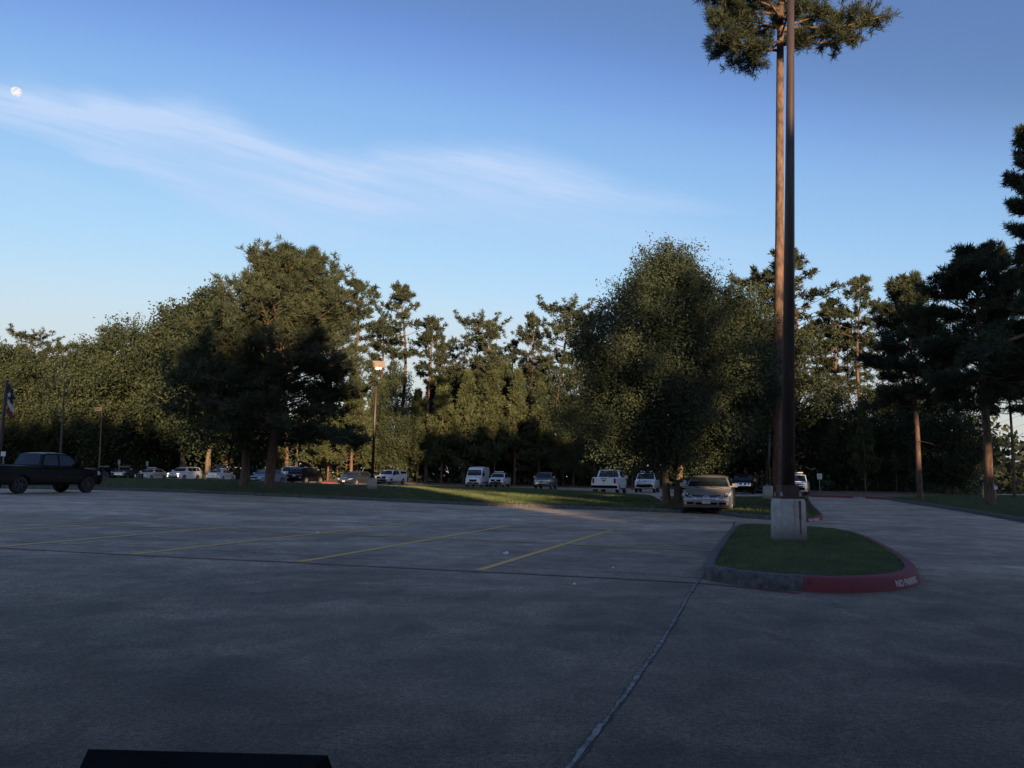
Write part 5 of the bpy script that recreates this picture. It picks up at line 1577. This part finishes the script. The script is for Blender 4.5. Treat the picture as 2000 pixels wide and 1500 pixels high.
# ------------------------------------------------------------------ street furniture
def m_pier():
    m, n, b, out = newmat('stained_concrete_pier')
    f = noise(n, 3.5, 5, .6); g = noise(n, 16, 4, .7); s = noise(n, 5, 4, .6, stretch=(2.2, 2.2, .16), dist=.3)
    c = ramp(n, f, [(.3, (.30, .285, .26)), (.6, (.46, .44, .41))])
    c = mixrgb(n, ramp(n, g, [(.60, (0, 0, 0)), (.70, (.75,) * 3)]), c, (.06, .055, .05))
    c = mixrgb(n, ramp(n, s, [(.58, (0, 0, 0)), (.72, (.6,) * 3)]), c, (.20, .11, .055))
    t = n.nodes.new('ShaderNodeTexCoord'); sp = n.nodes.new('ShaderNodeSeparateXYZ'); n.links.new(t.outputs['Object'], sp.inputs[0])
    ad = n.nodes.new('ShaderNodeMath'); ad.operation = 'MULTIPLY_ADD'; n.links.new(f, ad.inputs[0]); ad.inputs[1].default_value = -.42; a2 = n.nodes.new('ShaderNodeMath'); a2.operation = 'ADD'; n.links.new(sp.outputs[2], a2.inputs[0]); a2.inputs[1].default_value = .35; n.links.new(a2.outputs[0], ad.inputs[2])
    c = mixrgb(n, ramp(n, ad.outputs[0], [(.14, (.85,) * 3), (.30, (.5,) * 3), (.50, (0, 0, 0))]), c, (.075, .050, .032))   # soil splashed on the foot
    n.links.new(c, b.inputs['Base Color']); b.inputs['Roughness'].default_value = .9
    bump(n, b, g, .4, .01)
    return m
M['pier'] = m_pier()
M['rust'] = noisy('rust_streak', (.10, .045, .018), (.22, .11, .045), 14, .9)
def pier_pole(name, base, top, pr, ph, r0, r1, label, head=None, square=False, group=None, cut=False):
    root = empty(name, base, 0, label, 'lamp post', group)
    if cut:      # square pier with broad chamfered corners, a little wider at the foot
        mb = MB(); h_ = pr * .96; c_ = .10
        def ring(k, z): return [Vector((x * k, y * k, z)) for x, y in ((-h_ + c_, -h_), (h_ - c_, -h_), (h_, -h_ + c_), (h_, h_ - c_), (h_ - c_, h_), (-h_ + c_, h_), (-h_, h_ - c_), (-h_, -h_ + c_))]
        rs = [ring(1.05, -.15), ring(1.0, .35), ring(.985, ph - .07), ring(.90, ph)]
        mb.add([p for q in rs for p in q], [(i * 8 + j, i * 8 + (j + 1) % 8, (i + 1) * 8 + (j + 1) % 8, (i + 1) * 8 + j) for i in range(3) for j in range(8)] + [tuple(range(24, 32))])
        mb.v = [Matrix.Rotation(R(-9), 3, 'Z') @ p for p in mb.v]
    else: mb = MB().lathe([(pr * 1.02, -.15), (pr * 1.0, .05), (pr * .985, ph - .06), (pr * .92, ph - .005), (pr * .90, ph), (.001, ph + .004)], 12)
    pi = mb.build('concrete_pier', M['pier'], root, 25, .012 if cut else 0)
    t = Vector(top) - Vector(base)
    mb = MB().tube([(0, 0, ph), t * .5 + Vector((0, 0, ph * .5)), t], [r0, (r0 + r1) / 2, r1], 4 if square else 16)
    mb.build('pole', M['pole'], root, 30 if square else 180)
    MB().box((0, 0, ph + .025), (r0 * 3.4, r0 * 3.4, .05)).build('base_plate', M['pole'], root, None, .008)
    bl = MB()
    for sx in (-1, 1):
        for sy in (-1, 1): bl.lathe([(.026, ph + .05), (.026, ph + .12), (.001, ph + .125)], 6, 'Z', (sx * r0 * 1.35, sy * r0 * 1.35, 0))
    bl.build('anchor_bolts', M['galv'], root)
    return root, t
# main lamp post on the island
b = G(1553, 1060, .20); b.z = .20
hit = island_bvh.ray_cast(Vector((b.x, b.y + .38, 9)), Vector((0, 0, -1)))
b = Vector((b.x, b.y + .36, hit[0].z - .03))
tp = AT(1546, -260, b.y)
root, t = pier_pole('lamp_post', b, tp, .315, .83, .135, .052, 'dark bronze lamp post on a stained concrete pier in the kerbed island', None, cut=True)
MB().box((0, 0, .84 + .13), (.34, .34, .25)).build('base_cover', M['pole'], root, None, .015)
MB().tube([(.05, -.115, 1.5), (.05, -.118, 1.62)], .02, 6).build('hand_hole', M['dark'], root)
mb = MB().box((t.x, t.y, t.z + .05), (.16, .16, .2)).box((t.x - .45, t.y, t.z + .05), (.75, .06, .06)).box((t.x + .45, t.y, t.z + .05), (.75, .06, .06))
mb.build('cross_arm', M['pole'], root, None, .01)
for s in (-1, 1): MB().box((t.x + s * 1.05, t.y, t.z + .05), (.62, .42, .26)).build('lamp_head', M['lamphead'], root, None, .03)
# rusty streak with raised rib on the pier
mb = MB()
for i in range(9):
    z = .80 - i * .085; w = .024 - .0013 * i
    for s in (-1, 1): mb.v.append(Matrix.Rotation(R(-9), 3, 'Z') @ Vector((.315 * .96 - .10 - .03 + s * w, -.315 * .96 * (1.0 - .015 * max(0, z - .35) / .42) - .006, z)))
mb.f = [(2 * i, 2 * i + 1, 2 * i + 3, 2 * i + 2) for i in range(8)]
mb.build('rust_streak', M['rust'], root)
# lit lamp post on the median
b = on_lawn(727, 52)
tp = AT(736.5, 716, 52)
root, t = pier_pole('lamp_post', b, tp, .31, .75, .10, .055, 'thin dark lamp post with a lit tan box head on the median')
hm = MB().box((t.x + .05, t.y, t.z + .12), (.80, .62, .40), .35); hd = hm.build('lamp_head', M['lamphead'], root, None, .03)
le = MB().lathe([(.26, t.z - .085), (.20, t.z - .16), (.08, t.z - .20), (.001, t.z - .205)], 16, 'Z', (t.x + .06, t.y - .04, 0)).build('lamp_lens', M['lampglow'], hd, 60)
mb = MB()
for sx in (-.18, -.07, .07, .18): mb.tube([(t.x + sx + .05, t.y, t.z - .08), (t.x + sx * .9, t.y, t.z - .45), (t.x, t.y, t.z - .85)], .014, 5)
mb.build('lamp_bracket', M['lamphead'], root)
# lamp post behind the bare pine
b = on_lawn(1500, 47)
tp = AT(1504, 838, 47)
root, t = pier_pole('lamp_post', b, tp, .30, .80, .055, .045, 'thin tan post on a pale pier beside the bare pine trunk')
root.children[1].data.materials[0] = M['lamphead']
MB().lathe([(.05, t.z - .02), (.055, t.z + .02), (.001, t.z + .05)], 8, 'Z', (t.x, t.y, 0)).build('post_cap', M['lamphead'], root)
# plain bracket post on the left
p0 = AT(118, 900, 70); p0.z = zg(p0.x); p1 = AT(126.5, 748, 70)
root = empty('lamp_post', p0, 0, 'tall dark lamp post with two short curved brackets in the left woods view', 'lamp post')
t = p1 - p0
MB().tube([(0, 0, 0), t * .5, t], [.10, .085, .06], 10).build('pole', M['pole'], root, 60)
for s in (-1, 1):
    MB().tube([t, t + Vector((s * .25, 0, .08)), t + Vector((s * .42, 0, .25)), t + Vector((s * .46, 0, .45 if s < 0 else .2))], .035, 6).build('bracket', M['pole'], root, 60)
# tan lamp head on the left
p0 = AT(195, 900, 104); p0.z = zg(p0.x); p1 = AT(199, 806, 104)
root = empty('lamp_post', p0, 0, 'sunlit lamp post with a small tan box head in the left woods view', 'lamp post')
t = p1 - p0
MB().tube([(0, 0, 0), t * .5, t], [.10, .09, .07], 10).build('pole', M['lamphead'], root, 60)
hd = MB().box(t + Vector((-.35, 0, .45)), (.95, .7, .42)).build('lamp_head', M['lamphead'], root, None, .03)
MB().box(t + Vector((-.35, 0, .22)), (.7, .5, .06)).build('lamp_lens', M['lens'], hd)
MB().tube([t, t + Vector((-.1, 0, .3))], .05, 6).build('bracket', M['lamphead'], root)
# flagpole
p0 = AT(-4, 900, 60); p0.z = zg(p0.x); p1 = AT(14, 742, 60)
root = empty('flagpole', p0, 0, 'dark flagpole with a limp flag at the left frame edge', 'flagpole')
t = p1 - p0
MB().tube([(0, 0, 0), t], [.16, .11], 10).build('pole', M['pole'], root, 60)
MB().lathe([(.001, .12), (.09, .06), (.1, 0), (.06, -.06)], 10, 'Z', t).build('finial', M['signyellow'], root, 60)
M['f_blue'] = noisy('flag_blue', (.014, .022, .055), (.024, .038, .09), 5, .9)
M['f_white'] = noisy('flag_white', (.36, .36, .37), (.46, .46, .46), 5, .9)
M['f_red'] = noisy('flag_red', (.12, .022, .028), (.20, .034, .042), 5, .9)
fr_ = empty('flag', p0 + t + Vector((.12, 0, -.25)), 0, 'limp blue, white and red flag with a white star at the left edge', 'flag')
def cloth(u0, u1, z0, z1):
    v, f = [], []
    na, nb_ = 8, 10
    for i in range(na + 1):
        for j in range(nb_ + 1):
            u = u0 + (u1 - u0) * i / na; z = z0 + (z1 - z0) * j / nb_
            v.append((u * .34 + .05 * math.sin(z * 3), .12 * math.sin(u * 8 + z * 1.2) * u, z - .45 * u))
    f = [(i * (nb_ + 1) + j, (i + 1) * (nb_ + 1) + j, (i + 1) * (nb_ + 1) + j + 1, i * (nb_ + 1) + j + 1) for i in range(na) for j in range(nb_)]
    return v, f
bl_ = obj('blue_field', *cloth(0, 1.25, -1.05, 0), M['f_blue'], fr_, 60)
obj('white_band', *cloth(.0, 1.25, -1.60, -1.05), M['f_white'], fr_, 60)
obj('red_band', *cloth(.0, 1.15, -2.1, -1.60), M['f_red'], fr_, 60)
st = []
for k in range(10):
    a = math.pi / 2 + k * math.pi / 5; rr = .24 if k % 2 == 0 else .10
    st.append((.24 + rr * math.cos(a) * .75, -.22, -.85 + rr * math.sin(a)))
obj('star', [(x, y + dy, z) for dy in (0, .02) for x, y, z in st], [tuple(range(10)), tuple(range(19, 9, -1))], M['f_white'], bl_)
# small signs
def sign(px, D, base_py, top_py, wpx, hpx, face, label, post='galv', n=1, round_=False, lean=0):
    p = AT(px, base_py, D); g_ = max(zg(p.x), min(p.z, zg(p.x) + .6))
    p.z = g_
    tz = AT(px, top_py, D).z - g_
    s = D / F_PX
    root = empty('sign_post', p, 0, label, 'sign')
    MB().tube([(0, 0, -.1), (lean, 0, tz)], .03, 6).build('post', M[post], root)
    MB().box((lean, -.045, tz - hpx * s / 2), (wpx * s, .012, hpx * s)).build('sign_plate', M[face], root, None, .003)
    return root
sign(6, 42, 905, 882, 9, 9, 'signface', 'small white sign over the tail of the black pickup')
sign(231, 88, 934, 898, 4.5, 9, 'signgrey', 'grey parking sign before the silver pickup')
sign(286, 88, 936, 901, 4.5, 9, 'signgrey', 'grey parking sign before the patrol sedan with push bumper')
sign(423, 84, 938, 908, 6.5, 11, 'signblue', 'blue parking sign on a yellowish post before the rear facing patrol sedan', 'signyellow', lean=.12)
sign(597, 97, 930, 912, 6, 10, 'signface', 'white sign standing behind the black sport utility vehicle roof')
r_ = sign(1601.5, 74, 970, 925, 9.5, 11, 'signface', 'white sign on a thin post behind the far red kerb')
for i in range(3):
    s = 74 / F_PX
    MB().box((0, -.054, AT(1601.5, 925, 74).z - r_.location.z - (3 + i * 2.6) * s), (6 * s, .004, .7 * s)).build('sign_line', M['f_red'] if i == 0 else M['signgrey'], r_)
sign(1945.5, 62, 978, 945, 7, 11, 'signface', 'pale sign on a yellowish post right of the thick leaning pine', 'signyellow')
MB().box((.04, -.03, AT(1945.5, 941, 62).z - .2), (.14, .2, .26)).build('meter_box', M['dark'], bpy.context.scene.objects['sign_post.006'], None, .03)
p = AT(1921, 975, 64); p.z = .2
root = empty('bollard_post', p, 0, 'yellow marker post with a dark upper half left of the thick leaning pine', 'post')
h1 = AT(1921, 943, 64).z - p.z
MB().lathe([(.05, -.1), (.05, h1 * .6), (.001, h1 * .6 + .01)], 10).build('lower_post', M['signyellow'], root, 60)
MB().lathe([(.042, h1 * .6), (.042, h1 - .02), (.001, h1)], 10).build('upper_post', M['signgrey'], root, 60)
# overhead wires on the right
for nm, (pa, pb) in zip(('highest', 'middle', 'lowest'), (((1840, 842), (2100, 732)), ((1840, 856), (2100, 762)), ((1840, 872), (2100, 785)))):
    a, b = AT(*pa, 140), AT(*pb, 140)
    pts = [a.lerp(b, i / 12) - Vector((0, 0, .9 * (1 - (i / 6 - 1) ** 2))) for i in range(13)]
    o = MB().tube(pts, .035, 5).build('power_wire', M['dark'])
    tag(o, f'{nm} of the three thin overhead wires in the gap between the right-hand pines', 'wire', 'overhead wires')
# litter
rgp = random.Random(4)
for (px, py, s, lab) in ((988, 1082, .055, 'crumpled white paper lying beside the longest yellow line'), (1197, 1109, .022, 'tiny white scrap on the paving in front of the island'), (1122, 1141, .02, 'tiny white scrap on the paving just before the maroon line'), (621, 1042, .045, 'pale scrap lying on the cross line of the bays')):
    p = G(px, py, .0)
    bm = bmesh.new(); bmesh.ops.create_icosphere(bm, subdivisions=2, radius=s)
    for q in bm.verts: q.co = Vector((q.co.x * rgp.uniform(.7, 1.3), q.co.y * rgp.uniform(.6, 1.2), max(0, q.co.z * rgp.uniform(.3, 1.0) + s * .15)))
    o = bmobj('litter', bm, M['paper']); o.location = p; tag(o, lab, 'litter', 'scraps of litter on the paving')
# the moon
d = ray(32, 179); mp = CAM + d * 9000
mm, n, b_, out = newmat('moon_surface')
f = noise(n, 2.2, 4, .6, coord='Generated')
n.links.new(ramp(n, f, [(.35, (.02, .02, .02)), (.6, (.03, .03, .03))]), b_.inputs['Base Color'])
n.links.new(ramp(n, f, [(.40, (.66, .72, .88)), (.55, (.98, .97, .97))]), b_.inputs['Emission Color'])
b_.inputs['Emission Strength'].default_value = .40; b_.inputs['Roughness'].default_value = 1
bm = bmesh.new(); bmesh.ops.create_uvsphere(bm, u_segments=32, v_segments=20, radius=9000 / F_PX * 8.0)
mo = bmobj('moon', bm, mm, None, 180)
mo.location = mp; mo.scale = (1.0, 1.0, .93); mo.rotation_euler = (0, R(25), 0)
tag(mo, 'pale nearly full moon in the upper left sky', 'moon')
# the dashboard of the viewer's own vehicle, its raised pad showing at the bottom edge
pd = [ray(172, 1463), ray(640, 1475), ray(662, 1503), ray(206, 1503)]
Dd = .78
q = [CAM + r_ * (Dd / r_.y) for r_ in pd]
zt = (q[0].z + q[1].z) / 2
root = empty('dashboard', (q[0].x, Dd - .35, q[0].z - .28), 0, "black raised pad of the viewer's own dashboard at the bottom edge of the view", 'dashboard')
o0 = root.location
def rel(p): return Vector(p) - o0
tl_, tr_ = rel(q[0]), rel(q[1])
w = tr_.x - tl_.x
pad = MB()
cs = []
for y, k, dz in ((0, 0, 0), (-.04, .012, -.006), (-.16, .02, -.012)):
    cs.append([tl_ + Vector((k, y, dz)), tr_ + Vector((-k, y, dz))])
vv = []
for a, b in cs: vv += [a, b, b + Vector((.012, .0, -.03)), a + Vector((.02, 0, -.03))]
ff = [(0, 1, 2, 3), (8, 11, 10, 9)]
for i in range(2):
    for j in range(4): ff.append((i * 4 + j, (i + 1) * 4 + j, (i + 1) * 4 + (j + 1) % 4, i * 4 + (j + 1) % 4))
pad.add(vv, ff).build('raised_pad', M['blackplastic'], root, 40, .009)
MB().box((w / 2, .22, .04), (1.5, .5, .16)).box((.12, .2, .17), (.2, .12, .12)).build('dash_top', M['blackplastic'], root, None, .02)
